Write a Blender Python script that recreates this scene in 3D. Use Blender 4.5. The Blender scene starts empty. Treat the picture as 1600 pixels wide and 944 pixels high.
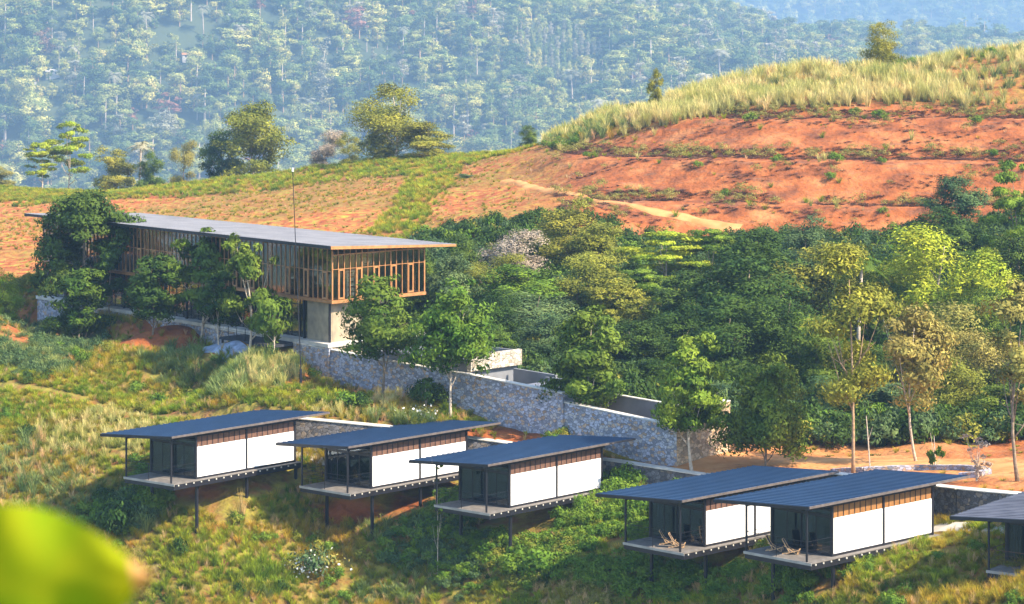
import bpy, math, random
import numpy as np
from mathutils import Vector, Matrix
R = math.radians
F = 3800.0                      # focal length in photo pixels (photo 1600 x 944), horizon at row 110
scene = bpy.context.scene
# ------------------------------------------------------------------ camera, sky, sun, exposure
cam_d = bpy.data.cameras.new('camera')
cam = bpy.data.objects.new('camera', cam_d); scene.collection.objects.link(cam)
cam.location = (0, 0, 0); cam.rotation_euler = (R(90), 0, 0)
cam_d.sensor_width = 36; cam_d.lens = F/1600*36
cam_d.shift_y = -(472-110)/1600
cam_d.clip_start = .1; cam_d.clip_end = 30000
cam_d.dof.use_dof = True; cam_d.dof.focus_distance = 160; cam_d.dof.aperture_fstop = 7.1
scene.camera = cam
SUN_AZ = Vector((.885, -.466, 0)).normalized(); SUN_EL = R(44)
w = bpy.data.worlds.new("World"); scene.world = w; w.use_nodes = True
nt = w.node_tree; nt.nodes.clear()
sk = nt.nodes.new('ShaderNodeTexSky'); sk.sky_type = 'NISHITA'; sk.sun_disc = False
sk.sun_elevation = SUN_EL; sk.sun_rotation = math.atan2(SUN_AZ.x, SUN_AZ.y)
sk.air_density = 1.3; sk.dust_density = 1.0; sk.ozone_density = 2.0
bg = nt.nodes.new('ShaderNodeBackground'); bg.inputs[1].default_value = .145
wo = nt.nodes.new('ShaderNodeOutputWorld')
nt.links.new(sk.outputs[0], bg.inputs[0]); nt.links.new(bg.outputs[0], wo.inputs[0])
sd = bpy.data.lights.new('sun', 'SUN'); sd.energy = 5.0; sd.angle = R(.5); sd.color = (1, .85, .63)
sun = bpy.data.objects.new('sun', sd); scene.collection.objects.link(sun)
sdir = Vector((SUN_AZ.x*math.cos(SUN_EL), SUN_AZ.y*math.cos(SUN_EL), math.sin(SUN_EL)))
sun.rotation_euler = sdir.to_track_quat('Z', 'Y').to_euler(); sun.location = (100, -50, 100)
vs = scene.view_settings; vs.view_transform = 'Standard'; vs.look = 'None'; vs.exposure = 1.40; vs.gamma = 1; vs.use_curve_mapping = False
scene.render.engine = 'CYCLES'
cy = scene.cycles; cy.use_denoising = True; cy.max_bounces = 5; cy.diffuse_bounces = 2; cy.glossy_bounces = 2
cy.transmission_bounces = 3; cy.volume_bounces = 0; cy.transparent_max_bounces = 8; cy.caustics_reflective = False; cy.caustics_refractive = False
COL = scene.collection
rng = np.random.default_rng(7)

# ------------------------------------------------------------------ materials
def mat(name, col, rough=.8, metal=0, spec=.5, var=0, scale=1.0, trans=0, bump=0, col2=None, oi=0, vec='Object', detail=4, contrast=None, tint=False):
    m = bpy.data.materials.new(name); m.use_nodes = True; t = m.node_tree; N = t.nodes; L = t.links
    b = N['Principled BSDF']; b.inputs['Roughness'].default_value = rough; b.inputs['Metallic'].default_value = metal
    b.inputs['Specular IOR Level'].default_value = spec
    b.inputs['Base Color'].default_value = (*col, 1)
    src = None
    if col2 or var:
        n = N.new('ShaderNodeTexNoise'); n.inputs['Scale'].default_value = scale; n.inputs['Detail'].default_value = detail
        if vec == 'Position': g = N.new('ShaderNodeNewGeometry'); L.new(g.outputs['Position'], n.inputs['Vector'])
        else: g = N.new('ShaderNodeTexCoord'); L.new(g.outputs[vec], n.inputs['Vector'])
        r = N.new('ShaderNodeValToRGB'); c = contrast or (.35, .65)
        r.color_ramp.elements[0].position = c[0]; r.color_ramp.elements[1].position = c[1]
        c2 = col2 or tuple(min(1, x*(1+var)) for x in col); c1 = col if col2 else tuple(x*(1-var) for x in col)
        r.color_ramp.elements[0].color = (*c1, 1); r.color_ramp.elements[1].color = (*c2, 1)
        L.new(n.outputs['Fac'], r.inputs[0]); src = r.outputs[0]
        if bump:
            bp = N.new('ShaderNodeBump'); bp.inputs['Strength'].default_value = bump; bp.inputs['Distance'].default_value = .05
            L.new(n.outputs['Fac'], bp.inputs['Height']); L.new(bp.outputs[0], b.inputs['Normal'])
    if oi or tint:
        hs = N.new('ShaderNodeHueSaturation')
        if src: L.new(src, hs.inputs['Color'])
        else: hs.inputs['Color'].default_value = (*col, 1)
        if oi:
            o = N.new('ShaderNodeObjectInfo'); mr = N.new('ShaderNodeMapRange'); mr.inputs[3].default_value = 1-oi; mr.inputs[4].default_value = 1+oi
            L.new(o.outputs['Random'], mr.inputs[0]); vout = mr.outputs[0]
            mh = N.new('ShaderNodeMapRange'); mh.inputs[3].default_value = .5+oi*.09; mh.inputs[4].default_value = .5-oi*.09
            L.new(o.outputs['Random'], mh.inputs[0]); L.new(mh.outputs[0], hs.inputs['Hue'])
        if tint:
            a = N.new('ShaderNodeAttribute'); a.attribute_name = 'tint'
            mr2 = N.new('ShaderNodeMapRange'); mr2.inputs[3].default_value = .6; mr2.inputs[4].default_value = 1.45
            L.new(a.outputs['Fac'], mr2.inputs[0])
            if oi:
                mm = N.new('ShaderNodeMath'); mm.operation = 'MULTIPLY'; L.new(vout, mm.inputs[0]); L.new(mr2.outputs[0], mm.inputs[1]); vout = mm.outputs[0]
            else: vout = mr2.outputs[0]
        L.new(vout, hs.inputs['Value']); src = hs.outputs[0]
    if src: L.new(src, b.inputs['Base Color'])
    if trans:
        tr = N.new('ShaderNodeBsdfTranslucent'); mx = N.new('ShaderNodeMixShader'); mx.inputs[0].default_value = trans
        if src: L.new(src, tr.inputs[0])
        else: tr.inputs[0].default_value = (*col, 1)
        L.new(b.outputs[0], mx.inputs[1]); L.new(tr.outputs[0], mx.inputs[2]); L.new(mx.outputs[0], N['Material Output'].inputs[0])
    return m

def stone_mat(name, c1, c2, c3, sx=3.2, sz=5.0):
    m = bpy.data.materials.new(name); m.use_nodes = True; t = m.node_tree; N = t.nodes; L = t.links; b = N['Principled BSDF']
    b.inputs['Roughness'].default_value = .85
    tc = N.new('ShaderNodeTexCoord'); mp = N.new('ShaderNodeMapping'); mp.inputs['Scale'].default_value = (sx, sx, sz); L.new(tc.outputs['Object'], mp.inputs[0])
    nz = N.new('ShaderNodeTexNoise'); nz.inputs['Scale'].default_value = 1.5; L.new(mp.outputs[0], nz.inputs[0])
    ad = N.new('ShaderNodeVectorMath'); ad.operation = 'MULTIPLY_ADD'; ad.inputs[1].default_value = (.5, .5, .5); L.new(nz.outputs['Color'], ad.inputs[0]); L.new(mp.outputs[0], ad.inputs[2])
    v = N.new('ShaderNodeTexVoronoi'); L.new(ad.outputs[0], v.inputs['Vector']); v.inputs['Scale'].default_value = 1
    v2 = N.new('ShaderNodeTexVoronoi'); v2.feature = 'DISTANCE_TO_EDGE'; L.new(ad.outputs[0], v2.inputs['Vector']); v2.inputs['Scale'].default_value = 1
    sp = N.new('ShaderNodeSeparateColor'); L.new(v.outputs['Color'], sp.inputs[0])
    r = N.new('ShaderNodeValToRGB'); e = r.color_ramp.elements; r.color_ramp.interpolation = 'CONSTANT'
    e[0].position = 0; e[0].color = (*c1, 1); e[1].position = .5; e[1].color = tuple(x*1.15 for x in c1)+(1,)
    for p, c in ((.22, tuple(x*.62 for x in c1)), (.68, c2), (.82, c3), (.93, tuple(x*.65 for x in c2))):
        q = e.new(p); q.color = (*c, 1)
    L.new(sp.outputs[0], r.inputs[0])
    mr = N.new('ShaderNodeMapRange'); mr.inputs[1].default_value = .0; mr.inputs[2].default_value = .08; L.new(v2.outputs['Distance'], mr.inputs[0])
    mx = N.new('ShaderNodeMix'); mx.data_type = 'RGBA'; L.new(mr.outputs[0], mx.inputs[0]); mx.inputs[6].default_value = tuple(x*.55 for x in c1)+(1,)
    n3 = N.new('ShaderNodeTexNoise'); n3.inputs['Scale'].default_value = 9; L.new(tc.outputs['Object'], n3.inputs[0])
    hs = N.new('ShaderNodeHueSaturation'); L.new(r.outputs[0], hs.inputs['Color']); m3 = N.new('ShaderNodeMapRange'); m3.inputs[1].default_value = .3; m3.inputs[2].default_value = .7; m3.inputs[3].default_value = .8; m3.inputs[4].default_value = 1.2
    L.new(n3.outputs[0], m3.inputs[0]); L.new(m3.outputs[0], hs.inputs['Value'])
    L.new(hs.outputs[0], mx.inputs[7]); L.new(mx.outputs[2], b.inputs['Base Color'])
    bp = N.new('ShaderNodeBump'); bp.inputs['Strength'].default_value = .8; bp.inputs['Distance'].default_value = .06
    L.new(mr.outputs[0], bp.inputs['Height']); L.new(bp.outputs[0], b.inputs['Normal'])
    return m

def glass_mat(name, tint, refl=.12):
    m = bpy.data.materials.new(name); m.use_nodes = True; t = m.node_tree; N = t.nodes; L = t.links; N.remove(N['Principled BSDF'])
    tr = N.new('ShaderNodeBsdfTransparent'); tr.inputs[0].default_value = (*tint, 1)
    gl = N.new('ShaderNodeBsdfGlossy'); gl.inputs['Roughness'].default_value = .03
    fr = N.new('ShaderNodeLayerWeight'); fr.inputs[0].default_value = .35
    ad = N.new('ShaderNodeMath'); ad.operation = 'MULTIPLY_ADD'; ad.inputs[1].default_value = .6; ad.inputs[2].default_value = refl; ad.use_clamp = True
    L.new(fr.outputs['Fresnel'], ad.inputs[0])
    mx = N.new('ShaderNodeMixShader'); L.new(ad.outputs[0], mx.inputs[0]); L.new(tr.outputs[0], mx.inputs[1]); L.new(gl.outputs[0], mx.inputs[2])
    L.new(mx.outputs[0], N['Material Output'].inputs[0]); return m

M = {}
def leafmat(k, c, c2, trans=.17, oi=.16):
    M[k] = mat('foliage '+k, c, .7, spec=.12, col2=c2, scale=.45, trans=trans, oi=oi, tint=True, vec='Object', detail=2)
leafmat('dark', (0.028, 0.064, 0.010), (0.080, 0.128, 0.017))
leafmat('mid', (0.048, 0.098, 0.012), (0.135, 0.190, 0.020))
leafmat('fresh', (0.07, 0.145, 0.014), (0.20, 0.28, 0.026))
leafmat('lime', (0.17, 0.26, 0.018), (0.36, 0.40, 0.03))
leafmat('blue', (0.055, 0.105, 0.04), (0.13, 0.19, 0.06))
leafmat('olive', (0.15, 0.165, 0.022), (0.33, 0.31, 0.04))
leafmat('gold', (0.19, 0.19, 0.045), (0.36, 0.31, 0.075))
leafmat('bare', (0.3, 0.23, 0.17), (0.44, 0.36, 0.29))
leafmat('far', (.120, .190, .050), (.380, .410, .110), oi=.6)
leafmat('farpale', (.26, .27, .16), (.36, .34, .24), oi=.3)
leafmat('redleaf', (.26, .12, .06), (.34, .18, .10))
def grassmat(k, c, c2): M[k] = mat('grass '+k, c, .7, spec=.12, col2=c2, scale=.25, trans=.35, oi=.3, tint=True, vec='Position', detail=3)
grassmat('g_green', (0.14, 0.185, 0.016), (0.3, 0.275, 0.03))
grassmat('g_lush', (0.165, 0.25, 0.014), (0.31, 0.355, 0.022))
grassmat('g_yellow', (0.33, 0.29, 0.02), (0.46, 0.31, 0.04))
grassmat('g_dry', (.450, .310, .120), (.560, .400, .190))
grassmat('g_dark', (0.05, 0.095, 0.016), (0.12, 0.16, 0.024))
grassmat('g_pale', (.400, .400, .100), (.640, .540, .230))
grassmat('g_blue', (0.13, 0.2, 0.065), (0.24, 0.28, 0.085))
grassmat('g_scrub', (0.12, 0.062, 0.045), (0.21, 0.115, 0.07))
M['bark'] = mat('bark', (.22, .17, .12), .9, var=.35, scale=6, bump=.4)
M['barkpale'] = mat('pale bark', (.48, .40, .32), .9, var=.25, scale=6)
M['barktan'] = mat('tan bark', (.36, .24, .14), .9, var=.3, scale=5)
M['barkdark'] = mat('dark bark', (.10, .075, .055), .9, var=.3, scale=6)
M['steel'] = mat('dark painted steel', (.010, .010, .016), .5, var=.3, scale=3)
M['roof'] = mat('dark blue metal roofing', (.008, .032, .084), .48, metal=.0, spec=.5, col2=(.012, .043, .108), scale=.7, contrast=(.3, .7))
M['roofgrey'] = mat('sheen toned grey metal roofing', (.10, .10, .125), .5, metal=.2, col2=(.15, .15, .18), scale=1.1)  # grey sheen of a different viewing angle put into the roof colour
M['roofmain'] = mat('pale grey metal roofing', (.165, .17, .20), .5, metal=.1, col2=(.225, .23, .265), scale=.5, detail=6)
M['gutter'] = mat('grey brown edge trim', (.11, .09, .085), .6, var=.2, scale=3)
M['white'] = mat('white painted panel', (.90, .90, .92), .6, var=.015, scale=1.5)
M['band'] = mat('shade toned brown timber', (.105, .052, .036), .75, col2=(.16, .080, .052), scale=3)  # band boards darkened as if the eave shaded them; also ceilings and railing
M['bandlit'] = mat('sunlight toned timber boards', (.24, .105, .028), .7, col2=(.33, .15, .042), scale=3)  # same band boards with sunlight put into the colour
M['wood'] = mat('warm hardwood', (.34, .15, .05), .55, col2=(.46, .22, .08), scale=3)
M['woodbrown'] = mat('brown hardwood', (.40, .20, .085), .6, col2=(.54, .28, .12), scale=3)
M['woodpale'] = mat('pale teak', (.60, .38, .20), .6, var=.2, scale=8)
M['deck'] = mat('weathered deck boards', (.155, .140, .130), .85, var=.22, scale=2.5)
M['fascia'] = mat('pale deck edge', (.34, .32, .30), .7, var=.15, scale=4)
M['concrete'] = mat('board marked concrete', (.27, .23, .17), .85, col2=(.42, .34, .23), scale=1.6, detail=8, bump=.2)
M['slab'] = mat('pale concrete', (.55, .52, .47), .85, var=.15, scale=1.5, detail=6)
M['render'] = mat('grey cement render', (.19, .20, .23), .85, var=.12, scale=.9)
M['stone'] = stone_mat('shade toned rubble masonry', (.42, .43, .52), (.54, .38, .27), (.47, .44, .44), 3.8, 5.6)  # blue grey of the shaded wall face put into the stone colour
M['stonelit'] = stone_mat('sunlight toned rubble masonry', (.62, .48, .33), (.74, .52, .30), (.50, .36, .24))  # same masonry at the corner, warm sunlight put into its colour
M['stonepale'] = stone_mat('cream rubble masonry', (.60, .54, .45), (.48, .40, .30), (.68, .62, .52))
M['gabion'] = stone_mat('dark dry stone', (.17, .16, .17), (.26, .21, .17), (.13, .12, .12), 3.6, 4.2)
M['glass'] = glass_mat('cabin glazing', (.42, .50, .55), .04)
M['glassmain'] = glass_mat('pavilion glazing', (.84, .86, .84), .04)
M['sling'] = mat('black sling fabric', (.03, .035, .05), .9, var=.2, scale=8)
M['darkin'] = mat('dark interior', (.05, .05, .055), .9, var=.2, scale=2)
M['inner'] = mat('interior plaster', (.42, .40, .36), .9, var=.1, scale=1)
M['cloth'] = mat('white linen', (.75, .75, .73), .9, var=.08, scale=3)
M['curtain'] = mat('grey curtain', (.32, .33, .34), .9, var=.25, scale=7)
M['water'] = mat('pale blue sheeting', (.30, .36, .50), .3, var=.35, scale=2.2)

# ------------------------------------------------------------------ noise and terrain
def _h(i, j, s):
    n = (i.astype(np.int64)*374761393 + j.astype(np.int64)*668265263 + s*1442695041) & 0xffffffff
    n = ((n ^ (n >> 13))*1274126177) & 0xffffffff
    return ((n ^ (n >> 16)) & 0xffff)/65535.0
def vn(x, y, s=0):
    i = np.floor(x); j = np.floor(y); u = x-i; v = y-j; u = u*u*(3-2*u); v = v*v*(3-2*v)
    a = _h(i, j, s); b = _h(i+1, j, s); c = _h(i, j+1, s); d = _h(i+1, j+1, s)
    return (a*(1-u)+b*u)*(1-v) + (c*(1-u)+d*u)*v
def fbm(x, y, s=0, o=4):
    t = 0; a = .5; n = 0
    for k in range(o): t = t+a*vn(x*2**k, y*2**k, s+k*17); n += a; a *= .5
    return t/n - .5
def sstep(a, b, x): t = np.clip((x-a)/(b-a), 0, 1); return t*t*(3-2*t)
def P(px, py, Y): return ((px-800)*Y/F, Y, (110-py)*Y/F)
class RBF:
    def __init__(s, pts, c=3.0):
        p = np.array(pts, float); s.p = p[:, :2]; s.c = c; n = len(p)
        d = np.linalg.norm(s.p[:, None]-s.p[None], axis=2); K = np.sqrt(d*d+c*c) + np.eye(n)*-.02
        A = np.zeros((n+3, n+3)); A[:n, :n] = K; A[:n, n] = 1; A[:n, n+1:n+3] = s.p; A[n, :n] = 1; A[n+1:, :n] = s.p.T
        s.w = np.linalg.solve(A, np.r_[p[:, 2], 0, 0, 0])
    def __call__(s, x, y):
        x = np.asarray(x, float); y = np.asarray(y, float); o = np.full(x.shape, s.w[-3])+s.w[-2]*x+s.w[-1]*y
        for (a, b), wt in zip(s.p, s.w): o += wt*np.sqrt((x-a)**2+(y-b)**2+s.c**2)
        return o
shared = [P(*a) for a in [(0,944,143),(0,700,158),(0,600,170),(0,500,188),(0,800,151),(100,800,150),(-300,600,185),(-300,800,165),
    (60,650,163),(60,540,182),(-200,480,215)]]
lower = shared + [P(*a) for a in [(240,801,149),(307,830,146.5),(385,765,150.5),(505,827,150),(580,845,147.5),(718,862,145),(798,879,142.5),
    (1010,918,135),(1101,922,132),(1203,948,126),(1301,914,123.5),(300,944,141),(600,944,143),(800,944,138.5),(1000,944,133.5),(1300,944,121.5),
    (1500,944,116),(1600,944,113),(180,850,146.5),(150,720,155),(463,711,156),(500,719,155),(730,752,155),(960,765,149.5),(1100,770,146),
    (1250,810,138),(1458,822,131),(1503,826,129),(1600,845,122),(1700,850,118),(1560,860,122),(1440,850,127),(1440,895,122),(1560,915,118),
    (430,790,150),(650,800,150),(900,830,144),(1000,850,139),(1200,880,130),(200,650,164),(1180,900,130)]] + [(-60,125,-44),(-20,125,-42),(20,105,-38),(50,100,-36),(-60,100,-56),(0,100,-50),(50,115,-28)]
upper = shared + [P(*a) for a in [(237,525,189),(313,535,183.5),(389,548,177),(423,562,172),(120,548,190),(65,507,206),
    (463,658,156.3),(542,672,156),(597,619,164.5),(703,651,160),(600,650,158),(745,690,155.6),(880,690,154.5),(964,721,151.5),(1056,733,149.6),(1094,741,148),
    (470,600,165),(470,577,171),(200,600,172),(300,560,180),(200,650,164),(300,640,160),(350,590,172),(900,700,152.5),
    (1150,702,155),(1200,740,147),(1200,706,156),(1350,737,146),(1350,712,153),(1500,748,139),(1500,722,147),(1600,772,129),(1600,728,142),(1456,762,132.8),(1550,774,129),
    (1700,770,126),(1800,730,138)]] + [(-16,180,-19.7),(-28,195,-19.7),(-40,208,-19.6),(-8,176,-20.5),(-30,206,-19.5),
    *[tuple((-12.57-.6*a-.66*o, 170+.8*a-.75*o, z)) for a, o, z in ((4,1.5,-20.0),(7.5,1.5,-19.95),(11,1.5,-19.9),(4,4.5,-20.2),(7.5,4.5,-20.15),(11,4.5,-20.1),(18,1,-19.75),(26,1,-19.75),(34,1,-19.75))],(5,165,-22.3),(15,165,-24),(30,165,-24.2),(20,178,-23),(40,178,-22.5),(0,182,-21.5),(20,200,-20),(40,200,-19.5),(-5,200,-19.3),(60,190,-19),(60,165,-23),(80,200,-15)]
upper += [P(*a) for a in [(0,480,208),(0,430,230),(0,380,262),(0,330,320),(0,297,380),(200,303,350),(200,330,300),(400,278,340),(400,300,310),(400,335,270),
    (600,250,330),(600,300,280),(600,350,240),(700,246,325),(700,370,226),(800,240,310),(800,300,255),(850,345,226),(850,228,300),(900,214,290),(900,250,265),(900,311,240),
    (1000,186,285),(1000,250,258),(1000,320,238),(1000,400,222),(1100,151,285),(1100,200,265),(1100,300,240),(1200,122,290),(1200,180,265),(1200,245,248),(1200,310,236),(1200,380,226),
    (1400,104,290),(1400,180,262),(1400,245,246),(1400,310,234),(1400,385,224),(1600,88,285),(1600,180,258),(1600,240,243),(1600,310,232),(1600,400,218),(1800,70,285),(1800,240,240),(1800,400,210),
    (-300,300,380),(-300,400,260)]]
upper += [(-100,425,-30),(-80,415,-27),(-40,385,-24),(-5,365,-22),(20,345,-17),(40,335,-9),(60,332,-4),(100,335,-4),(-100,470,-62),(0,470,-62),(100,470,-55),(-140,470,-62),(140,470,-50),(60,400,-35),(0,410,-42)]
RL, RU = RBF(lower), RBF(upper)
WL = np.array([(-60,180.0),(-30,167),(-17.5,158.6),(-14,157),(-1.2,155.4),(6.4,150.9),(11.5,147.6),(18.6,140.4),(24.2,131.6),(31,126.0),(60,112)])   # retaining wall line
ROADC = np.array([P(1050,728,150)[:2], P(1130,722,151.5)[:2], P(1230,722,151)[:2], P(1350,723,150)[:2], P(1480,726,146.5)[:2], P(1600,738,141)[:2], P(1750,745,137)[:2]])
def polyd(x, y, L):
    """signed distance to a polyline (positive on its left side), and how far along"""
    best = np.full(x.shape, 1e9); sg = np.zeros(x.shape)
    for (ax, ay), (bx, by) in zip(L[:-1], L[1:]):
        dx, dy = bx-ax, by-ay; l2 = dx*dx+dy*dy
        t = np.clip(((x-ax)*dx+(y-ay)*dy)/l2, 0, 1); d = np.hypot(x-ax-t*dx, y-ay-t*dy); c = dx*(y-ay)-dy*(x-ax)
        k = d < best; best = np.where(k, d, best); sg = np.where(k, np.sign(c), sg)
    return best*sg
def ground(x, y, detail=True):
    x = np.asarray(x, float); y = np.asarray(y, float)
    s = polyd(x, y, WL); wgt = sstep(-.15, .35, s)
    hard = sstep(-21, -17, x)                         # left of the first cabin there is no wall: one soft slope
    wsoft = sstep(-7, 7, s); wgt = wgt*hard + wsoft*(1-hard)
    zl = RL(x, y); zu = RU(x, y)
    z = zl*(1-wgt)+zu*wgt
    # terraces cut into the red hill
    H = 3.75; hm = sstep(2, 12, x-(-2)) * sstep(222, 230, y)*(1-sstep(-4.4, -3.2, z))
    q = (z+1.4+.035*(x-50)*.0 + fbm(x*.04, y*.04, 5, 2)*.8)/H; fl = np.floor(q); fr = q-fl
    st = np.where(fr < .62, fr/.62*.92, .92+(fr-.62)/.38*.08)
    z = z + hm*H*(fl+st-q)
    if detail:
        rd = np.abs(polyd(x, y, ROADC)); k = sstep(2.2, 4.5, rd)
        z = z + k*(fbm(x*.22, y*.22, 3, 3)*.9*(1-.55*hm)*sstep(0, 3, np.abs(s)) + fbm(x*1.1, y*1.1, 9, 3)*.16)
    return z
def g1(x, y): return float(ground(np.array([x]), np.array([y]))[0])
def hit(px, py, y0=112, y1=420):
    Y = np.linspace(y0, y1, 900); X = (px-800)*Y/F; d = (110-py)*Y/F - ground(X, Y)
    k = np.where(d < 0)[0]
    i = k[0] if len(k) else int(np.argmin(np.abs(d)))
    return float(X[i]), float(Y[i]), g1(X[i], Y[i])

# ------------------------------------------------------------------ object helpers
def link(o): COL.objects.link(o); return o
class MB:
    """collects polygons for one mesh"""
    def __init__(s): s.v = []; s.f = []
    def box(s, x0, x1, y0, y1, z0, z1):
        b = len(s.v); s.v += [(x, y, z) for z in (z0, z1) for x, y in ((x0, y0), (x1, y0), (x1, y1), (x0, y1))]
        s.f += [[b+i for i in q] for q in ((0,3,2,1),(4,5,6,7),(0,1,5,4),(1,2,6,5),(2,3,7,6),(3,0,4,7))]; return s
    def hexa(s, p):      # 8 points: 4 bottom, 4 top
        b = len(s.v); s.v += [tuple(q) for q in p]
        s.f += [[b+i for i in q] for q in ((0,3,2,1),(4,5,6,7),(0,1,5,4),(1,2,6,5),(2,3,7,6),(3,0,4,7))]; return s
    def bar(s, a, b, wd, h=None):
        a = Vector(a); b = Vector(b); h = h or wd; d = (b-a).normalized(); up = Vector((0,0,1)) if abs(d.z) < .95 else Vector((0,1,0))
        sx = d.cross(up).normalized()*wd/2; sz = sx.cross(d).normalized()*h/2
        return s.hexa([a-sx-sz, a+sx-sz, b+sx-sz, b-sx-sz, a-sx+sz, a+sx+sz, b+sx+sz, b-sx+sz])
    def tube(s, pts, rad, n=7):
        b = len(s.v); pts = [Vector(p) for p in pts]
        for i, p in enumerate(pts):
            d = (pts[min(i+1, len(pts)-1)]-pts[max(i-1, 0)]).normalized(); a = d.orthogonal().normalized(); c = d.cross(a); r = rad[i]
            for k in range(n):
                t = 2*math.pi*k/n; s.v.append(tuple(p+a*(math.cos(t)*r)+c*(math.sin(t)*r)))
        for i in range(len(pts)-1):
            for k in range(n):
                s.f.append([b+i*n+k, b+i*n+(k+1) % n, b+(i+1)*n+(k+1) % n, b+(i+1)*n+k])
        s.f.append([b+k for k in range(n)][::-1]); s.f.append([b+(len(pts)-1)*n+k for k in range(n)]); return s
    def build(s, name, m, parent=None, smooth=False):
        me = bpy.data.meshes.new(name); me.from_pydata([tuple(q) for q in s.v], [], s.f); me.materials.append(m)
        if smooth: me.polygons.foreach_set('use_smooth', [True]*len(me.polygons))
        me.update(); o = bpy.data.objects.new(name, me); link(o); o.parent = parent; return o
def tag(o, label=None, cat=None, group=None, kind=None):
    if label: o['label'] = label
    if cat: o['category'] = cat
    if group: o['group'] = group
    if kind: o['kind'] = kind
    return o
def thing(name, label, cat, loc=(0,0,0), rz=0, group=None):
    o = link(bpy.data.objects.new(name, None)); o.location = loc; o.rotation_euler = (0,0,rz); o.empty_display_size = .5
    return tag(o, label, cat, group)
def copy_tree(o, parent=None):
    c = o.copy(); link(c); c.parent = parent
    for ch in list(o.children): copy_tree(ch, c)
    return c
def mesh_np(name, v, f, m, parent=None, smooth=False, tint=None):
    """v (n,3), f (m,3|4) arrays -> mesh object"""
    me = bpy.data.meshes.new(name); nf, k = f.shape
    me.vertices.add(len(v)); me.vertices.foreach_set('co', v.astype(np.float32).ravel())
    me.loops.add(nf*k); me.loops.foreach_set('vertex_index', f.astype(np.int32).ravel())
    me.polygons.add(nf); me.polygons.foreach_set('loop_start', np.arange(nf, dtype=np.int32)*k)
    if smooth: me.polygons.foreach_set('use_smooth', np.ones(nf, bool))
    if tint is not None:
        a = me.attributes.new('tint', 'FLOAT', 'POINT'); a.data.foreach_set('value', tint.astype(np.float32))
    me.materials.append(m); me.update(calc_edges=True)
    o = bpy.data.objects.new(name, me)
    if parent is not False: link(o); o.parent = parent
    return o

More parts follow.
